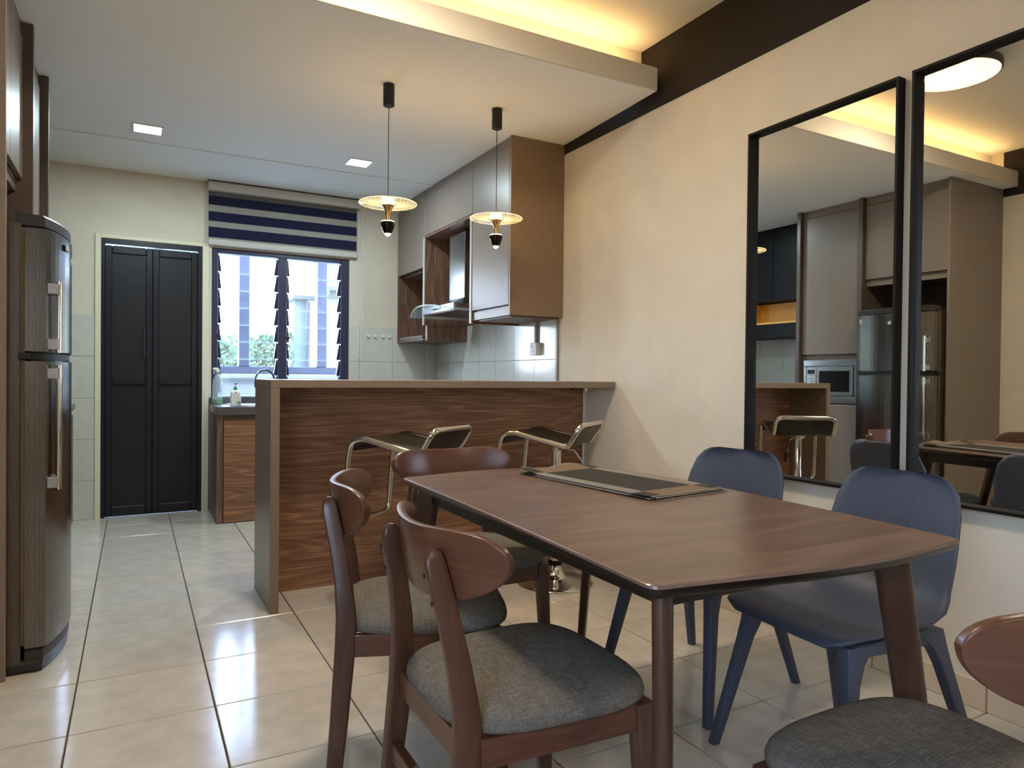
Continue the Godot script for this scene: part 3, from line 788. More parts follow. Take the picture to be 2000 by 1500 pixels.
# ---------------------------------------------------------------- window, door, blind
func window_and_door() -> void:
	var w := struct("window_1", "navy framed louvre window over the sink", sh()
		.box(Vector3(0.532, 0.85, ZB - 0.1), Vector3(0.578, 2.064, ZB - 0.01), 0.004).box(Vector3(1.552, 0.85, ZB - 0.1), Vector3(1.618, 2.064, ZB - 0.01), 0.004)
		.box(Vector3(1.035, 0.89, ZB - 0.1), Vector3(1.105, 2.03, ZB - 0.01), 0.004).box(Vector3(0.578, 2.028, ZB - 0.1), Vector3(1.552, 2.064, ZB - 0.01), 0.004)
		.box(Vector3(0.578, 0.85, ZB - 0.1), Vector3(1.552, 0.895, ZB - 0.01), 0.004).mesh(), M.navy_frame)
	var pitch := 0.1375
	for side in 2:
		var xa: float = [0.583, 1.110][side]
		var xb: float = [1.030, 1.547][side]
		var y := 2.028
		while y > 0.93:
			var yb := y - pitch - 0.012
			if yb < 0.897: yb = 0.897
			var p := sh()
			var a := PackedVector3Array([Vector3(xa, y, ZB - 0.042), Vector3(xb, y, ZB - 0.042), Vector3(xb, y, ZB - 0.047), Vector3(xa, y, ZB - 0.047)])
			var q := PackedVector3Array([Vector3(xa, yb, ZB - 0.066), Vector3(xb, yb, ZB - 0.066), Vector3(xb, yb, ZB - 0.071), Vector3(xa, yb, ZB - 0.071)])
			p.loft([a, q], false)
			put("pane", p.mesh(), M.pane, w)
			put("pane_edge", box(Vector3(xa, yb - 0.001, ZB - 0.0715), Vector3(xb, yb + 0.002, ZB - 0.0655)), M.pane_edge, w)
			for s in 2:
				var xc: float = [xa, xb - 0.018][s]
				var cl := sh()
				var sg: float = [1.0, -1.0][s]
				var x0: float = xa - 0.004 if s == 0 else xb + 0.004
				cl.loft([PackedVector3Array([Vector3(x0, y - 0.012, ZB - 0.03), Vector3(x0 + sg * 0.010, y - 0.012, ZB - 0.03), Vector3(x0 + sg * 0.010, y - 0.012, ZB - 0.055), Vector3(x0, y - 0.012, ZB - 0.055)]),
					PackedVector3Array([Vector3(x0, yb + 0.012, ZB - 0.05), Vector3(x0 + sg * 0.026, yb + 0.012, ZB - 0.05), Vector3(x0 + sg * 0.026, yb + 0.012, ZB - 0.08), Vector3(x0, yb + 0.012, ZB - 0.08)])], false)
				put("clip", cl.mesh(), M.navy_frame, w)
			y -= pitch
	put("latch", box(Vector3(0.57, 1.36, ZB - 0.012), Vector3(0.594, 1.385, ZB + 0.006), 0.003), M.dark_plastic, w)
	put("latch", box(Vector3(1.1, 1.36, ZB - 0.012), Vector3(1.124, 1.385, ZB + 0.006), 0.003), M.dark_plastic, w)
	# door
	var d := struct("door_1", "cream timber frame round the folding door", sh()
		.box(Vector3(-0.256, -0.02, ZB - 0.12), Vector3(-0.218, 2.09, ZB + 0.014), 0.003).box(Vector3(0.462, -0.02, ZB - 0.12), Vector3(0.511, 2.09, ZB + 0.014), 0.003)
		.box(Vector3(-0.218, 2.062, ZB - 0.12), Vector3(0.462, 2.09, ZB + 0.014), 0.003).mesh(), M.cream)
	put("inner_frame", sh().box(Vector3(-0.218, 0, ZB - 0.07), Vector3(-0.192, 2.062, ZB + 0.012), 0.002).box(Vector3(0.432, 0, ZB - 0.07), Vector3(0.462, 2.062, ZB + 0.012), 0.002).box(Vector3(-0.192, 2.022, ZB - 0.07), Vector3(0.432, 2.062, ZB + 0.012), 0.002).mesh(), M.navy, d)
	for s in 2:
		var xa: float = [-0.1925, 0.1195][s]
		var xb: float = [0.1193, 0.4315][s]
		var z0 := ZB - 0.045
		var z1 := ZB - 0.012
		var lf := put("leaf", sh().box(Vector3(xa, 0.004, z0), Vector3(xa + 0.045, 2.015, z1), 0.004).box(Vector3(xb - 0.045, 0.004, z0), Vector3(xb, 2.015, z1), 0.004)
			.box(Vector3(xa + 0.045, 1.96, z0), Vector3(xb - 0.045, 2.015, z1), 0.004).box(Vector3(xa + 0.045, 0.004, z0), Vector3(xb - 0.045, 0.075, z1), 0.004).box(Vector3(xa + 0.045, 0.985, z0), Vector3(xb - 0.045, 1.035, z1 + 0.004), 0.004).mesh(), M.navy, d)
		put("panel", box(Vector3(xa + 0.04, 1.03, z0 + 0.01), Vector3(xb - 0.04, 1.965, z1 - 0.012)), M.navy_panel, lf)
		put("panel", box(Vector3(xa + 0.04, 0.07, z0 + 0.01), Vector3(xb - 0.04, 0.99, z1 - 0.012)), M.navy_panel, lf)
	put("pull", box(Vector3(0.062, 1.18, ZB - 0.014), Vector3(0.07, 1.42, ZB + 0.012), 0.002), mat(Color8(60, 60, 76), 0.25), d)
	# blind
	var zb := ZB + 0.03
	var b := thing("zebra_blind", "half raised roller blind with navy and grey bands above the window", "blind", Vector3(1.094, 2.07, ZB))
	put("cassette", box(Vector3(-0.6, 0.425, 0.004), Vector3(0.6, 0.495, 0.085), 0.006), M.blind_case, b)
	put("headrail_shadow_gap", box(Vector3(-0.6, 0.496, 0.004), Vector3(0.6, 0.503, 0.075)), M.black, b)
	var ys := [0.425, 0.392, 0.322, 0.270, 0.196, 0.150, 0.07, 0.055]
	for k in 7:
		var dark := k % 2 == 1
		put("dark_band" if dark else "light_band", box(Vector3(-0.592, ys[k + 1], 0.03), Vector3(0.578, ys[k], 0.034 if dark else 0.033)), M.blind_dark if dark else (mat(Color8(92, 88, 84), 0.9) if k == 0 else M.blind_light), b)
	put("bottom_rail", sh().box(Vector3(-0.596, 0.008, 0.022), Vector3(0.582, 0.055, 0.045), 0.006).mesh(), M.blind_case, b)
	var ch := []
	for i in 41:
		var t := float(i) / 40
		var an := TAU * t
		ch.append(Vector3(0.61 + 0.022 * sin(an) * (1.0 if absf(cos(an)) < 0.995 else 1.0), -0.35 + 0.76 * clampf(cos(an) * 1.25, -1, 1) * 0.5 * 2.0 * 0.62 + 0.0, 0.05))
	var beads := sh()
	for s in [-1, 1]:
		var y := 0.43
		while y > -0.80:
			beads.lathe([Vector2(0.0012, -0.0035), Vector2(0.0032, 0), Vector2(0.0012, 0.0035)], Vector3(0.612 + s * 0.014, y, 0.05), 6)
			y -= 0.0095
	put("chain", sh().tube(bez([Vector3(0.598, 0.43, 0.05), Vector3(0.598, -0.80, 0.05), Vector3(0.61, -0.86, 0.05), Vector3(0.64, -0.86, 0.05), Vector3(0.645, -0.80, 0.05), Vector3(0.626, -0.4, 0.05), Vector3(0.626, 0.43, 0.05)], 0.03), 0.0021, 6).mesh(), M.white_plastic, b)
	tag(put("chain_bead", beads.mesh(), M.white_plastic, b), "", "", "", "stuff")

# ---------------------------------------------------------------- mirrors
func mirrors() -> void:
	for q in [[-2.222, -1.527, "black framed tall mirror nearer the bar counter", 0], [-1.480, -0.785, "black framed tall mirror cut off by the right picture edge", 1]]:
		var za: float = q[0]
		var zb: float = q[1]
		var m := thing("wall_mirror", q[2], "mirror", Vector3(XR, 0.655, (za + zb) / 2))
		var hw := (zb - za) / 2
		var H := 1.51
		var fw := 0.011
		var dp := -0.042
		put("frame", sh().box(Vector3(dp, 0, -hw), Vector3(-0.001, H, -hw + fw), 0.001).box(Vector3(dp, 0, hw - fw), Vector3(-0.001, H, hw), 0.001)
			.box(Vector3(dp, 0, -hw + fw), Vector3(-0.001, fw, hw - fw), 0.001).box(Vector3(dp, H - fw, -hw + fw), Vector3(-0.001, H, hw - fw), 0.001).mesh(), M.mirror_frame, m)
		put("glass", box(Vector3(-0.012, fw, -hw + fw), Vector3(-0.004, H - fw, hw - fw)), M.mirror, m)

# ---------------------------------------------------------------- lamps
func lamps() -> void:
	# cove strip
	var cv := thing("cove_strip", "warm light strip lying on the ceiling cove ledge", "light strip", Vector3(0, 2.692, -2.94))
	put("led_lamp", box(Vector3(XL + 0.3, 0, -0.006), Vector3(2.36, 0.006, 0.006)), M.led, cv)
	area("cove_light", Vector3(0.66, 0.012, 0), Vector3(PI / 2, 0, 0), Vector2(3.3, 0.02), Color(1.0, 0.84, 0.60), 0.55, cv)
	# square downlights in the kitchen
	for q in [[0.066, "left square panel downlight in the kitchen ceiling"], [1.385, "right square panel downlight in the kitchen ceiling"]]:
		var t := thing("downlight", q[1], "ceiling light", Vector3(q[0], YK, -4.83))
		put("trim", sh().box(Vector3(-0.085, -0.006, -0.085), Vector3(-0.075, -0.0005, 0.085), 0.001).box(Vector3(0.075, -0.006, -0.085), Vector3(0.085, -0.0005, 0.085), 0.001).box(Vector3(-0.075, -0.006, -0.085), Vector3(0.075, -0.0005, -0.075), 0.001).box(Vector3(-0.075, -0.006, 0.075), Vector3(0.075, -0.0005, 0.085), 0.001).mesh(), M.white_plastic, t)
		put("lamp_panel", box(Vector3(-0.075, -0.005, -0.075), Vector3(0.075, -0.001, 0.075)), M.downlight, t)
		area("downlight_light", Vector3(0, -0.012, 0), Vector3(-PI / 2, 0, 0), Vector2(0.14, 0.14), Color(0.88, 0.97, 1.0), 1.6, t)
	# round ceiling lights: one in the mirror, one added out of view as fill
	for q in [[Vector3(0.817, YD, -2.25), "round flush ceiling light with a brown rim, seen in the right mirror", 2.5], [Vector3(0.9, YD, 1.5), "added round ceiling light, unseen behind the camera, for fill", 1.7]]:
		var t := thing("ceiling_lamp", q[1], "ceiling light", q[0])
		put("rim", sh().lathe([Vector2(0.20, -0.055), Vector2(0.222, -0.07), Vector2(0.228, -0.066), Vector2(0.228, -0.028), Vector2(0.20, -0.022)], Vector3.ZERO, 64).mesh(), mat(Color8(70, 48, 36), 0.4), t)
		put("base", sh().lathe([Vector2(0.12, -0.03), Vector2(0.12, -0.001)], Vector3.ZERO, 32).mesh(), M.white_plastic, t)
		put("lamp_diffuser", sh().lathe([Vector2(0.05, -0.0745), Vector2(0.21, -0.074), Vector2(0.218, -0.071), Vector2(0.218, -0.06)], Vector3.ZERO, 64).mesh(), M.lamp_disc, t)
		area("ceiling_lamp_light", Vector3(0, -0.078, 0), Vector3(-PI / 2, 0, 0), Vector2(0.24, 0.24), Color(1.0, 0.94, 0.85), q[2], t)
		area("ceiling_lamp_halo", Vector3(0, -0.018, 0), Vector3(PI / 2, 0, 0), Vector2(0.3, 0.3), Color(1.0, 0.76, 0.45), 0.02, t)
	# pendants
	for q in [[1.147, -3.461, "disc pendant lamp hanging over the bar, farther from the mirrors"], [1.782, -3.473, "disc pendant lamp hanging over the bar, nearer the mirror wall"]]:
		var t := thing("pendant_lamp", q[2], "pendant lamp", Vector3(q[0], YK, q[1]), 0, "")
		put("canopy", sh().lathe([Vector2(0.026, -0.112), Vector2(0.029, -0.11), Vector2(0.029, -0.003), Vector2(0.028, 0.0)], Vector3.ZERO, 32).mesh(), M.black, t)
		put("cord", sh().tube([Vector3(0, -0.11, 0), Vector3(0, -0.60, 0)], 0.0022, 8).mesh(), M.black, t)
		var disc := put("glass_disc", sh().lathe([Vector2(0.02, -0.618), Vector2(0.144, -0.616), Vector2(0.147, -0.613), Vector2(0.144, -0.610), Vector2(0.02, -0.608)], Vector3.ZERO, 64).mesh(), M.acrylic, t)
		var rd := sh()
		for k in 40:
			var an := TAU * k / 40.0
			var dir := Vector3(cos(an), 0, sin(an))
			var c := sh()
			var pts := []
			for i in 7:
				var rr := 0.045 + 0.099 * i / 6.0
				var tw := an + 0.5 * (float(i) / 6.0)
				pts.append(Vector3(cos(tw) * rr, -0.618, sin(tw) * rr))
			rd.tube(pts, 0.0007, 3, false)
		tag(put("lamp_ridges", rd.mesh(), M.acrylic_ridge, disc), "", "", "", "stuff")
		var ring := []
		for i in 49: ring.append(Vector3(cos(TAU * i / 48.0) * 0.1465, -0.613, sin(TAU * i / 48.0) * 0.1465))
		put("lamp_rim", sh().tube(ring, 0.0024, 6, false).mesh(), M.acrylic_ridge, disc)
		put("lamp_hub", sh().lathe([Vector2(0.034, -0.6225), Vector2(0.036, -0.619), Vector2(0.030, -0.606), Vector2(0.012, -0.600)], Vector3.ZERO, 32).mesh(), M.pendant_tip, t)
		put("stem", sh().lathe([Vector2(0.010, -0.705), Vector2(0.011, -0.685), Vector2(0.016, -0.655), Vector2(0.024, -0.634), Vector2(0.035, -0.623)], Vector3.ZERO, 32).mesh(), M.gold, t)
		put("lamp_ring", sh().lathe([Vector2(0.034, -0.710), Vector2(0.036, -0.707), Vector2(0.030, -0.703), Vector2(0.012, -0.702)], Vector3.ZERO, 32).mesh(), M.pendant_tip, t)
		put("cup", sh().lathe([Vector2(0.018, -0.768), Vector2(0.026, -0.755), Vector2(0.034, -0.732), Vector2(0.0375, -0.712), Vector2(0.036, -0.709)], Vector3.ZERO, 32).mesh(), M.smoke, t)
		put("lamp_tip", sh().lathe([Vector2(0.003, -0.782), Vector2(0.012, -0.776), Vector2(0.0175, -0.768)], Vector3.ZERO, 24).mesh(), M.pendant_tip, t)
		var l := SpotLight3D.new()
		l.name = "pendant_light"
		l.light_color = Color(1.0, 0.82, 0.55)
		l.light_energy = 0.45
		l.spot_angle = 50
		l.spot_range = 10
		l.spot_attenuation = 2
		l.light_size = 0.015
		l.shadow_enabled = true
		t.add_child(l)
		l.position = Vector3(0, -0.79, 0)
		l.rotation = Vector3(-PI / 2, 0, 0)
		var u := OmniLight3D.new()
		u.name = "pendant_glow_light"
		u.light_color = Color(1.0, 0.80, 0.50)
		u.light_energy = 0.045
		u.omni_range = 10
		u.omni_attenuation = 2
		u.light_size = 0.03
		u.shadow_enabled = true
		t.add_child(u)
		u.position = Vector3(0, -0.575, 0)

# ---------------------------------------------------------------- table
func dining_table() -> void:
	var t := thing("dining_table", "dark brown wooden dining table with bowed edges and splayed legs", "table", Vector3(1.12, 0, -1.47))
	# outline from the measured corners and mid points, relative to the centre
	var P := [Vector2(0.707, -0.835), Vector2(0.727, -1.22), Vector2(0.740, -1.63), Vector2(0.748, -2.10), Vector2(1.10, -2.152), Vector2(1.488, -2.085), Vector2(1.545, -1.70), Vector2(1.528, -1.20), Vector2(1.497, -0.80), Vector2(1.15, -0.778)]
	var cv := Curve2D.new()
	var outl: Array[Vector2] = []
	var corners := [0, 3, 5, 8]
	for k in 4:
		var a: int = corners[k]
		var b: int = corners[(k + 1) % 4]
		if b <= a: b += P.size()
		var pts: Array[Vector2] = []
		for i in range(a, b + 1): pts.append(P[i % P.size()])
		# a smooth side through its measured points
		for s in 13:
			var u := float(s) / 12 * (pts.size() - 1)
			var i0 := mini(int(u), pts.size() - 2)
			var f := u - i0
			var pm := pts[maxi(i0 - 1, 0)] if i0 > 0 else pts[0] * 2 - pts[1]
			var pn := pts[i0 + 2] if i0 + 2 < pts.size() else pts[-1] * 2 - pts[-2]
			var q := pts[i0].cubic_interpolate(pts[i0 + 1], pm, pn, f)
			outl.append(q - Vector2(1.12, -1.47))
	# round the corners
	var rnd: Array[Vector2] = []
	var n := outl.size()
	for i in n:
		var is_c := i % 13 == 12
		if i % 13 == 0: continue
		if not is_c:
			rnd.append(outl[i])
			continue
		var c := outl[i]
		var d0 := (outl[(i - 1 + n) % n] - c)
		var d1 := (outl[(i + 2) % n] - c)
		var r := 0.026
		var a := c + d0.normalized() * r
		var b := c + d1.normalized() * r
		for j in 7:
			var f := j / 6.0
			rnd.append(a.lerp(c, f).lerp(c.lerp(b, f), f))
	var ring := func(y: float, ins: float) -> PackedVector3Array:
		var o := PackedVector3Array()
		for i in rnd.size():
			var p := rnd[i]
			var tn := (rnd[(i + 1) % rnd.size()] - rnd[(i - 1 + rnd.size()) % rnd.size()]).normalized()
			var nn := Vector2(tn.y, -tn.x)
			if nn.dot(p) < 0: nn = -nn
			var q := p - nn * ins
			o.append(Vector3(q.x, y, q.y))
		return o
	put("tabletop", sh().loft([ring.call(0.744, 0.0), ring.call(0.7485, 0.0012), ring.call(0.75, 0.004)], false).mesh(), M.table_top, t)
	put("edge_band", sh().loft([ring.call(0.722, 0.022), ring.call(0.728, 0.010), ring.call(0.738, 0.002), ring.call(0.744, 0.0)], true).mesh(), M.table_edge, t)
	put("apron", sh().box(Vector3(-0.315, 0.678, -0.53), Vector3(-0.295, 0.722, 0.55), 0.002).box(Vector3(0.30, 0.678, -0.53), Vector3(0.32, 0.722, 0.55), 0.002).box(Vector3(-0.295, 0.678, 0.53), Vector3(0.30, 0.722, 0.55), 0.002).box(Vector3(-0.295, 0.678, -0.53), Vector3(0.30, 0.722, -0.51), 0.002).mesh(), M.table_edge, t)
	# legs: flat oval planks turned to the corners, splayed outwards
	for q in [[-0.335, 0.57, -0.06, 0.085], [0.265, 0.585, 0.10, 0.05], [-0.315, -0.53, -0.02, -0.175], [0.31, -0.54, 0.03, -0.12]]:
		var rings := []
		var out2 := Vector3(signf(q[0]), 0, signf(q[1])).normalized()
		var side := Vector3(out2.z, 0, -out2.x)
		for k in 9:
			var f := k / 8.0
			var y := 0.722 * (1.0 - f)
			var c := Vector3(q[0] + q[2] * f, y, q[1] + q[3] * f)
			var hx := lerpf(0.036, 0.026, f)
			var hy := lerpf(0.017, 0.013, f)
			rings.append(rring(c, out2, side, hx, hy, hy * 0.95, 5))
		put("leg", sh().loft(rings).mesh(), M.table_leg, t)
	# placemats
	var im := Image.create(256, 480, false, Image.FORMAT_RGB8)
	var r := RandomNumberGenerator.new(); r.seed = 3
	for y in 480:
		for x in 256:
			var inx := x < 38 or x > 217
			var iny := y < 62 or y > 417
			var c := Color8(50, 46, 42)
			if inx and iny: c = Color8(52, 49, 44)
			elif inx: c = Color8(128, 122, 116)
			elif iny: c = Color8(118, 98, 78)
			if y < 5 or y > 474: c = Color8(190, 182, 170) if (x / 4) % 2 == 0 else Color8(60, 56, 52)
			if (x == 38 or x == 217) and not iny or (y == 62 or y == 417) and not inx: c = Color8(170, 160, 148)
			var k := 1.0 + 0.16 * sin(x * TAU / 3.0) * sin(y * TAU / 3.0) + r.randf_range(-0.09, 0.09)
			im.set_pixel(x, y, Color(c.r * k, c.g * k, c.b * k))
	var pm2 := mat(Color(1, 1, 1), 0.6, 0, 0.3)
	pm2.albedo_texture = tex(im)
	var words := ["topmost of the stacked woven placemats on the table", "second placemat down in the stack on the table", "third placemat down in the stack on the table", "lowest placemat of the stack, flat on the table"]
	for k in 4:
		var st := SurfaceTool.new()
		st.begin(Mesh.PRIMITIVE_TRIANGLES)
		var nx := 12
		var nz := 24
		var P2 := func(i: int, j: int, top: bool) -> Vector3:
			var u := float(i) / nx - 0.5
			var w := float(j) / nz - 0.5
			var lift := 0.0
			# the far end curls up a little, more so in the upper mats
			var e := clampf((-w - 0.30) / 0.2, 0, 1)
			lift += e * e * (0.009 if k == 0 else 0.0) * (1.0 + 0.6 * sin(u * 9.0))
			return Vector3(u * 0.295, (0.0018 if top else 0.0) + lift, w * 0.585)
		for top in [true, false]:
			for i in nx:
				for j in nz:
					var c := [[i, j], [i + 1, j], [i + 1, j + 1], [i, j + 1]]
					var order := [0, 1, 2, 0, 2, 3] if top else [0, 2, 1, 0, 3, 2]
					for o in order:
						st.set_uv(Vector2(float(c[o][0]) / nx, float(c[o][1]) / nz))
						st.set_smooth_group(1 if top else 2)
						st.add_vertex(P2.call(c[o][0], c[o][1], top))
		for e in 2:
			for j in nz:
				var i2: int = e * nx
				for v in [[j, true], [j, false], [j + 1, false], [j, true], [j + 1, false], [j + 1, true]]:
					st.set_uv(Vector2(float(i2) / nx, float(v[0]) / nz))
					st.set_smooth_group(-1)
					st.add_vertex(P2.call(i2, v[0], v[1]))
			for i in nx:
				var j2: int = e * nz
				for v in [[i, true], [i, false], [i + 1, false], [i, true], [i + 1, false], [i + 1, true]]:
					st.set_uv(Vector2(float(v[0]) / nx, float(j2) / nz))
					st.set_smooth_group(-1)
					st.add_vertex(P2.call(v[0], j2, v[1]))
		st.generate_normals()
		var o := put("placemat", st.commit(), pm2)
		tag(o, words[k], "placemat", "placemats on the table")
		o.position = Vector3(1.313 + [0.0, 0.004, -0.006, 0.005][k], 0.7505 + (3 - k) * 0.0028, -1.733 + [0.0, 0.006, -0.004, 0.01][k])
		o.rotation.y = 0.13 + [0.0, 0.012, -0.018, 0.01][k]

# ---------------------------------------------------------------- wooden chairs
func make_wooden_chair(label: String) -> Node3D:
	# local: x is the front of the chair, origin on the floor under the seat's middle
	var t := thing("dining_chair", label, "chair", Vector3.ZERO, 0, "dark wooden dining chairs round the table")
	for s in [-1.0, 1.0]:
		# rear leg: one sawn board from the floor to the backrest
		var rings := []
		for q in [[0.0, -0.225, 0.205, 0.017, 0.0115], [0.004, -0.225, 0.205, 0.018, 0.0125], [0.22, -0.206, 0.189, 0.0225, 0.0135], [0.40, -0.193, 0.174, 0.026, 0.014], [0.47, -0.192, 0.168, 0.025, 0.014], [0.55, -0.200, 0.152, 0.0225, 0.0135], [0.64, -0.216, 0.136, 0.021, 0.013], [0.70, -0.229, 0.126, 0.0215, 0.0125], [0.735, -0.236, 0.121, 0.020, 0.012], [0.755, -0.238, 0.118, 0.015, 0.010], [0.762, -0.238, 0.117, 0.007, 0.006]]:
			rings.append(rring(Vector3(q[1], q[0], s * q[2]), Vector3(1, 0.0, 0), Vector3(0, 0, 1), q[3], q[4], 0.006, 3))
		var leg := put("rear_leg", sh().loft(rings).mesh(), M.chair_up, t)
		for y in [0.665, 0.715]:
			put("screw_hole", sh().lathe([Vector2(0.0045, 0), Vector2(0.0045, 0.002)], Vector3.ZERO, 10).mesh(), M.black, leg).transform = Transform3D(Basis(Vector3(0, 0, 1), PI / 2), Vector3(-0.2445 - (y - 0.665) * 0.24, y, s * (0.132 - (y - 0.665) * 0.17)))
		rings = []
		for q in [[0.0, 0.205, 0.205, 0.013], [0.004, 0.205, 0.205, 0.0145], [0.25, 0.192, 0.197, 0.018], [0.425, 0.183, 0.191, 0.0205]]:
			rings.append(rring(Vector3(q[1], q[0], s * q[2]), Vector3(1, 0, 0), Vector3(0, 0, 1), q[3], q[3], 0.005, 3))
		put("front_leg", sh().loft(rings).mesh(), M.chair_up, t)
		# side rail
		var a := rring(Vector3(-0.17, 0.3975, s * 0.176), Vector3(0, 1, 0), Vector3(0, 0, 1), 0.0275, 0.010, 0.002, 2)
		var b := rring(Vector3(0.165, 0.3975, s * 0.194), Vector3(0, 1, 0), Vector3(0, 0, 1), 0.0275, 0.010, 0.002, 2)
		put("side_rail", sh().loft([a, b], false).mesh(), M.chair_flat, t)
	put("front_rail", box(Vector3(0.176, 0.37, -0.172), Vector3(0.196, 0.425, 0.172), 0.002), M.chair_flat, t)
	put("rear_rail", box(Vector3(-0.2, 0.37, -0.162), Vector3(-0.18, 0.425, 0.162), 0.002), M.chair_flat, t)
	put("stretcher", box(Vector3(-0.215, 0.225, -0.18), Vector3(-0.193, 0.265, 0.18), 0.002), M.chair_flat, t)
	# seat cushion
	var outl := func(ins: float, y: float) -> PackedVector3Array:
		var o := PackedVector3Array()
		for i in 48:
			var an := TAU * i / 48.0
			var c := cos(an)
			var s2 := sin(an)
			var e := 2.0 / 3.6
			var x := signf(c) * pow(absf(c), e) * (0.222 - ins) + 0.012
			var w := lerpf(0.200, 0.232, (x + 0.22) / 0.44) - ins
			o.append(Vector3(x, y, signf(s2) * pow(absf(s2), e) * w))
		return o
	var cr := []
	for q in [[0.03, 0.424], [0.008, 0.426], [0.001, 0.433], [0.0, 0.442], [0.003, 0.452], [0.012, 0.462], [0.030, 0.469], [0.06, 0.4725], [0.11, 0.475], [0.17, 0.476], [0.20, 0.4762]]:
		cr.append(outl.call(q[0], q[1]))
	put("seat_cushion", sh().loft(cr).mesh(), M.fabric, t)
	# curved plywood backrest
	var rg := []
	var N := 34
	for i in N + 1:
		var s := sin(PI / 2 * (-1.0 + 2.0 * i / N))
		var w := 0.241 * s
		var hh := 0.070 * pow(maxf(1.0 - pow(absf(s), 3.6), 0.0004), 0.5)
		var yc := 0.722 + 0.030 * s * s
		var x := -0.226 + 0.085 * s * s
		var slope := 2.0 * 0.085 * s / 0.245
		var nrm := Vector3(1, 0, -slope).normalized()
		var upv := Vector3(-0.16, 1, 0).normalized()
		rg.append(rring(Vector3(x, yc, w), upv, nrm, hh, 0.0095, 0.004, 3))
	put("backrest", sh().loft(rg).mesh(), M.chair_flat, t)
	return t

func place(o: Node3D, at: Vector3, turn: float) -> void:
	o.position = at
	o.rotation.y = turn

func copy(o: Node3D, base_name: String, label: String) -> Node3D:
	var c: Node3D = o.duplicate()
	c.name = numbered(base_name)
	add_child(c)
	c.set_meta("label", label)
	return c

func wooden_chairs() -> void:
	var a := make_wooden_chair("dark wooden chair with grey seat, nearest of the two on the table's left side")
	place(a, Vector3(0.715, 0, -1.285), 0.0)
	var b := copy(a, "dining_chair", "dark wooden chair with grey seat beside the bar end, farther left of the table")
	place(b, Vector3(0.703, 0, -1.818), -0.31)
	var c := copy(a, "dining_chair", "dark wooden chair at the far table end in front of the bar stools")
	place(c, Vector3(1.06, 0, -2.25), -PI / 2)
	var d := copy(a, "dining_chair", "dark wooden chair at the near table end, cut off at bottom right")
	place(d, Vector3(1.126, 0, -0.618), PI / 2)

# ---------------------------------------------------------------- blue chairs
func make_blue_chair(label: String) -> Node3D:
	var t := thing("shell_chair", label, "chair", Vector3.ZERO, 0, "navy moulded shell chairs by the mirrors")
	# profile of the shell's middle line (x, y), front to top
	var prof := [Vector2(0.235, 0.415), Vector2(0.225, 0.432), Vector2(0.19, 0.440), Vector2(0.11, 0.436), Vector2(0.02, 0.428), Vector2(-0.07, 0.424), Vector2(-0.14, 0.430), Vector2(-0.190, 0.455), Vector2(-0.218, 0.50), Vector2(-0.236, 0.56), Vector2(-0.250, 0.63), Vector2(-0.264, 0.70), Vector2(-0.275, 0.755), Vector2(-0.281, 0.785), Vector2(-0.284, 0.800), Vector2(-0.285, 0.806)]
	var hw := [0.150, 0.195, 0.212, 0.222, 0.226, 0.226, 0.220, 0.212, 0.208, 0.207, 0.203, 0.195, 0.178, 0.153, 0.124, 0.085]
	var cup := [0.0, 0.0, 0.004, 0.012, 0.022, 0.034, 0.046, 0.056, 0.060, 0.058, 0.052, 0.044, 0.038, 0.035, 0.033, 0.032]
	var M2 := 16
	var rings := []
	for k in prof.size():
		var tn: Vector2
		if k == 0: tn = prof[1] - prof[0]
		elif k == prof.size() - 1: tn = prof[k] - prof[k - 1]
		else: tn = prof[k + 1] - prof[k - 1]
		tn = tn.normalized()
		var nn := Vector2(tn.y, -tn.x)   # towards the sitter
		if k == 0 or nn.dot(Vector2(0.5, 1)) < 0: nn = nn if nn.dot(Vector2(0.5, 1)) > 0 else -nn
		var ring := PackedVector3Array()
		for side in 2:
			for i in M2 + 1:
				var f := -1.0 + 2.0 * i / M2
				if side == 1: f = -f
				var lift: float = cup[k] * pow(absf(f), 2.4)
				var p: Vector2 = prof[k] + nn * (lift + (0.0045 if side == 0 else -0.0045))
				ring.append(Vector3(p.x, p.y, f * hw[k]))
		rings.append(ring)
	put("seat_shell", sh().loft(rings).mesh(), M.navy_plastic, t)
	# the moulded base: a side beam with its two legs at each side
	for s in [-1.0, 1.0]:
		put("beam", sh().loft([rring(Vector3(0.155, 0.398, s * 0.165), Vector3(0, 1, 0), Vector3(0, 0, 1), 0.017, 0.016, 0.004, 2), rring(Vector3(-0.15, 0.396, s * 0.165), Vector3(0, 1, 0), Vector3(0, 0, 1), 0.021, 0.016, 0.004, 2)], false).mesh(), M.navy_plastic, t)
		for q in [[0.150, 0.245], [-0.150, -0.275]]:
			var rg := []
			var sg: float = signf(q[0])
			for k in 10:
				var f := k / 9.0
				var y := 0.412 * (1.0 - f)
				var fil := 0.024 * pow(maxf(0.0, 1.0 - f * 4.5), 2.0)
				var c := Vector3(lerpf(q[0], q[1], f) - sg * fil * 0.7, y, s * lerpf(0.165, 0.222, f))
				rg.append(rring(c, Vector3(1, 0, 0), Vector3(0, 0, 1), lerpf(0.023, 0.014, f) + fil, lerpf(0.018, 0.013, f), 0.006, 3))
			put("leg", sh().loft(rg).mesh(), M.navy_plastic, t)
	put("cross_beam", sh().box(Vector3(0.135, 0.385, -0.15), Vector3(0.165, 0.415, 0.15), 0.004).box(Vector3(-0.165, 0.385, -0.15), Vector3(-0.135, 0.412, 0.15), 0.004).mesh(), M.navy_plastic, t)
	return t

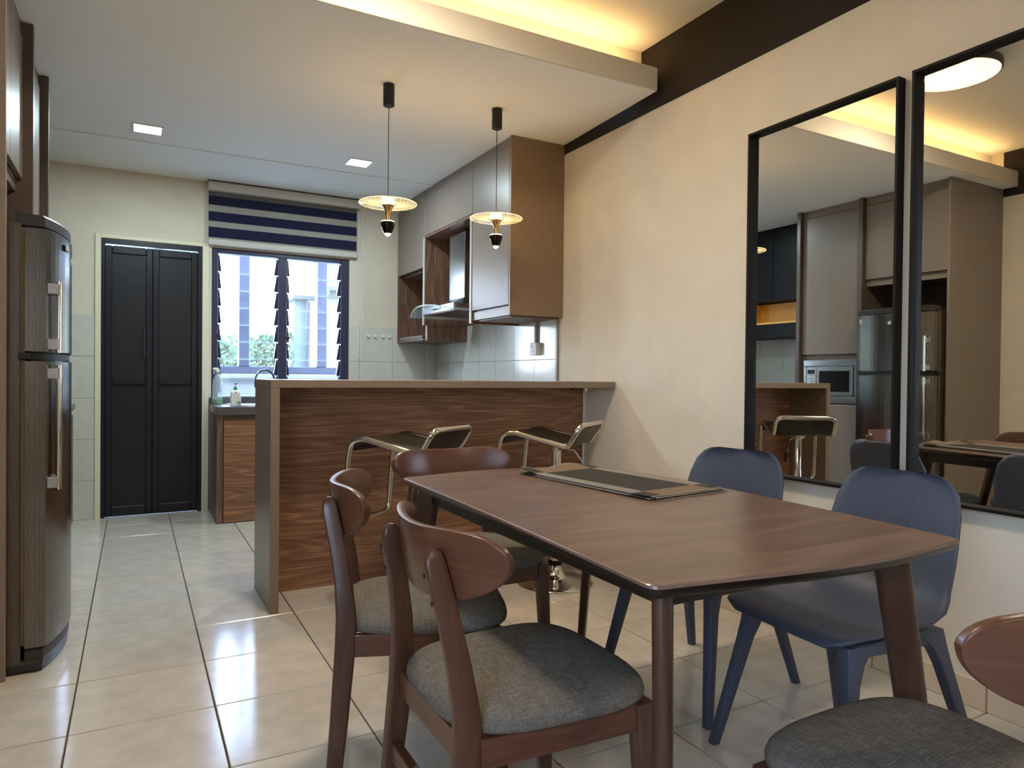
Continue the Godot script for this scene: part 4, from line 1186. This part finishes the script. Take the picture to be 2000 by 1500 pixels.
func blue_chairs() -> void:
	var a := make_blue_chair("navy moulded shell chair beside the near end of the table")
	place(a, Vector3(1.735, 0, -1.255), PI - 0.07)
	var b := copy(a, "shell_chair", "navy moulded shell chair farther along the mirror wall")
	place(b, Vector3(1.755, 0, -1.83), PI + 0.18)

# ---------------------------------------------------------------- bar stools
func make_stool(label: String) -> Node3D:
	# local: x is the front of the stool, origin under the column
	var t := thing("bar_stool", label, "stool", Vector3.ZERO, 0, "chrome bar stools at the counter")
	put("base", sh().lathe([Vector2(0.195, 0.0), Vector2(0.198, 0.006), Vector2(0.192, 0.012), Vector2(0.14, 0.022), Vector2(0.09, 0.036), Vector2(0.06, 0.052), Vector2(0.042, 0.075), Vector2(0.034, 0.10)], Vector3.ZERO, 56).mesh(), M.chrome, t)
	put("collar", sh().lathe([Vector2(0.036, 0.098), Vector2(0.038, 0.102), Vector2(0.038, 0.118), Vector2(0.035, 0.122)], Vector3.ZERO, 32).mesh(), M.smoke, t)
	put("column", sh().lathe([Vector2(0.0285, 0.12), Vector2(0.0285, 0.50), Vector2(0.026, 0.505), Vector2(0.026, 0.70)], Vector3.ZERO, 28).mesh(), M.chrome, t)
	put("mount", sh().lathe([Vector2(0.03, 0.695), Vector2(0.06, 0.72), Vector2(0.085, 0.728)], Vector3.ZERO, 28).mesh(), M.chrome, t)
	put("lever", sh().tube([Vector3(-0.03, 0.705, 0.03), Vector3(-0.075, 0.69, 0.07), Vector3(-0.13, 0.60, 0.10)], 0.0045, 8).mesh(), M.chrome, t)
	put("lever_grip", sh().tube([Vector3(-0.12, 0.617, 0.095), Vector3(-0.148, 0.572, 0.11)], 0.010, 10).mesh(), M.black, t)
	# side tubes: from the back bar down, along the seat, over the front and down to the footrest
	var w := 0.175
	var prof := [Vector2(-0.195, 0.840), Vector2(-0.125, 0.730), Vector2(-0.085, 0.738), Vector2(0.17, 0.792), Vector2(0.235, 0.775), Vector2(0.25, 0.70), Vector2(0.275, 0.40)]
	var left := []
	var right := []
	for p in prof:
		left.append(Vector3(p.x, p.y, -w))
		right.append(Vector3(p.x, p.y, w))
	var loop := right.duplicate()
	loop.reverse()
	# footrest -> right side up -> back bar -> left side down -> footrest
	var path := [Vector3(0.275, 0.40, 0.0)]
	path.append_array(loop)
	path.append_array(left)
	path.append(Vector3(0.275, 0.40, 0.0))
	put("frame_tube", sh().tube(bez(path, 0.05, 7), 0.0138, 12).mesh(), M.chrome, t)
	# upholstered seat between the tubes, following the same curve
	var curve := bez([Vector3(-0.190, 0.830, 0), Vector3(-0.121, 0.733, 0), Vector3(-0.085, 0.740, 0), Vector3(0.17, 0.790, 0), Vector3(0.225, 0.772, 0), Vector3(0.236, 0.735, 0)], 0.05, 6)
	var rg := []
	for k in curve.size():
		var tn: Vector3
		if k == 0: tn = curve[1] - curve[0]
		elif k == curve.size() - 1: tn = curve[k] - curve[k - 1]
		else: tn = curve[k + 1] - curve[k - 1]
		tn = tn.normalized()
		var nn := Vector3(-tn.y, tn.x, 0)
		rg.append(rring(curve[k], Vector3(0, 0, 1), nn, w - 0.01, 0.010, 0.008, 3))
	put("seat_pad", sh().loft(rg).mesh(), M.leather, t)
	return t

func bar_stools() -> void:
	var turn := atan2(0.80, -0.595)   # faces the counter and a little left
	var a := make_stool("chrome and black low back bar stool behind the far dining chair")
	place(a, Vector3(1.14, 0, -3.0), turn)
	var b := copy(a, "bar_stool", "chrome and black low back bar stool nearer the mirror wall, round base showing")
	place(b, Vector3(1.93, 0, -3.05), turn)

# ---------------------------------------------------------------- small things on the walls
func small_things() -> void:
	var k := 0
	for x in [1.786, 1.846, 1.915, 1.976]:
		var words := ["first white wall hook from the window", "second white wall hook from the window", "third white wall hook from the window", "white wall hook nearest the corner shelf"]
		tag(put("wall_hook", sh().lathe([Vector2(0.012, 0), Vector2(0.013, 0.004), Vector2(0.006, 0.008), Vector2(0.006, 0.016), Vector2(0.010, 0.02)], Vector3.ZERO, 16).mesh(), M.white_plastic), words[k] + " on the tiles", "hook", "wall hooks on the tiles").transform = Transform3D(Basis(Vector3(1, 0, 0), PI / 2), Vector3(x, 1.415, ZB + 0.009))
		k += 1
	var s := thing("wall_socket", "white switched socket below the warm tinted cabinet side, with conduit", "socket", Vector3(XR - 0.009, 1.265, -4.10))
	put("plate", box(Vector3(-0.035, -0.043, -0.043), Vector3(0, 0.043, 0.043), 0.004), M.white_plastic, s)
	put("rocker", box(Vector3(-0.039, 0.012, -0.03), Vector3(-0.034, 0.03, -0.01), 0.002), M.white_plastic, s)
	for q in [[0.0, 0.012], [-0.02, 0.0], [-0.02, 0.024]]:
		put("pin_hole", box(Vector3(-0.0355, q[0] - 0.004, q[1] - 0.01), Vector3(-0.0345, q[0] + 0.006, q[1] - 0.004)), M.black, s)
	put("conduit", box(Vector3(-0.018, 0.043, -0.012), Vector3(0, 0.193, 0.012), 0.003), mat(Color8(150, 138, 128), 0.5), s)
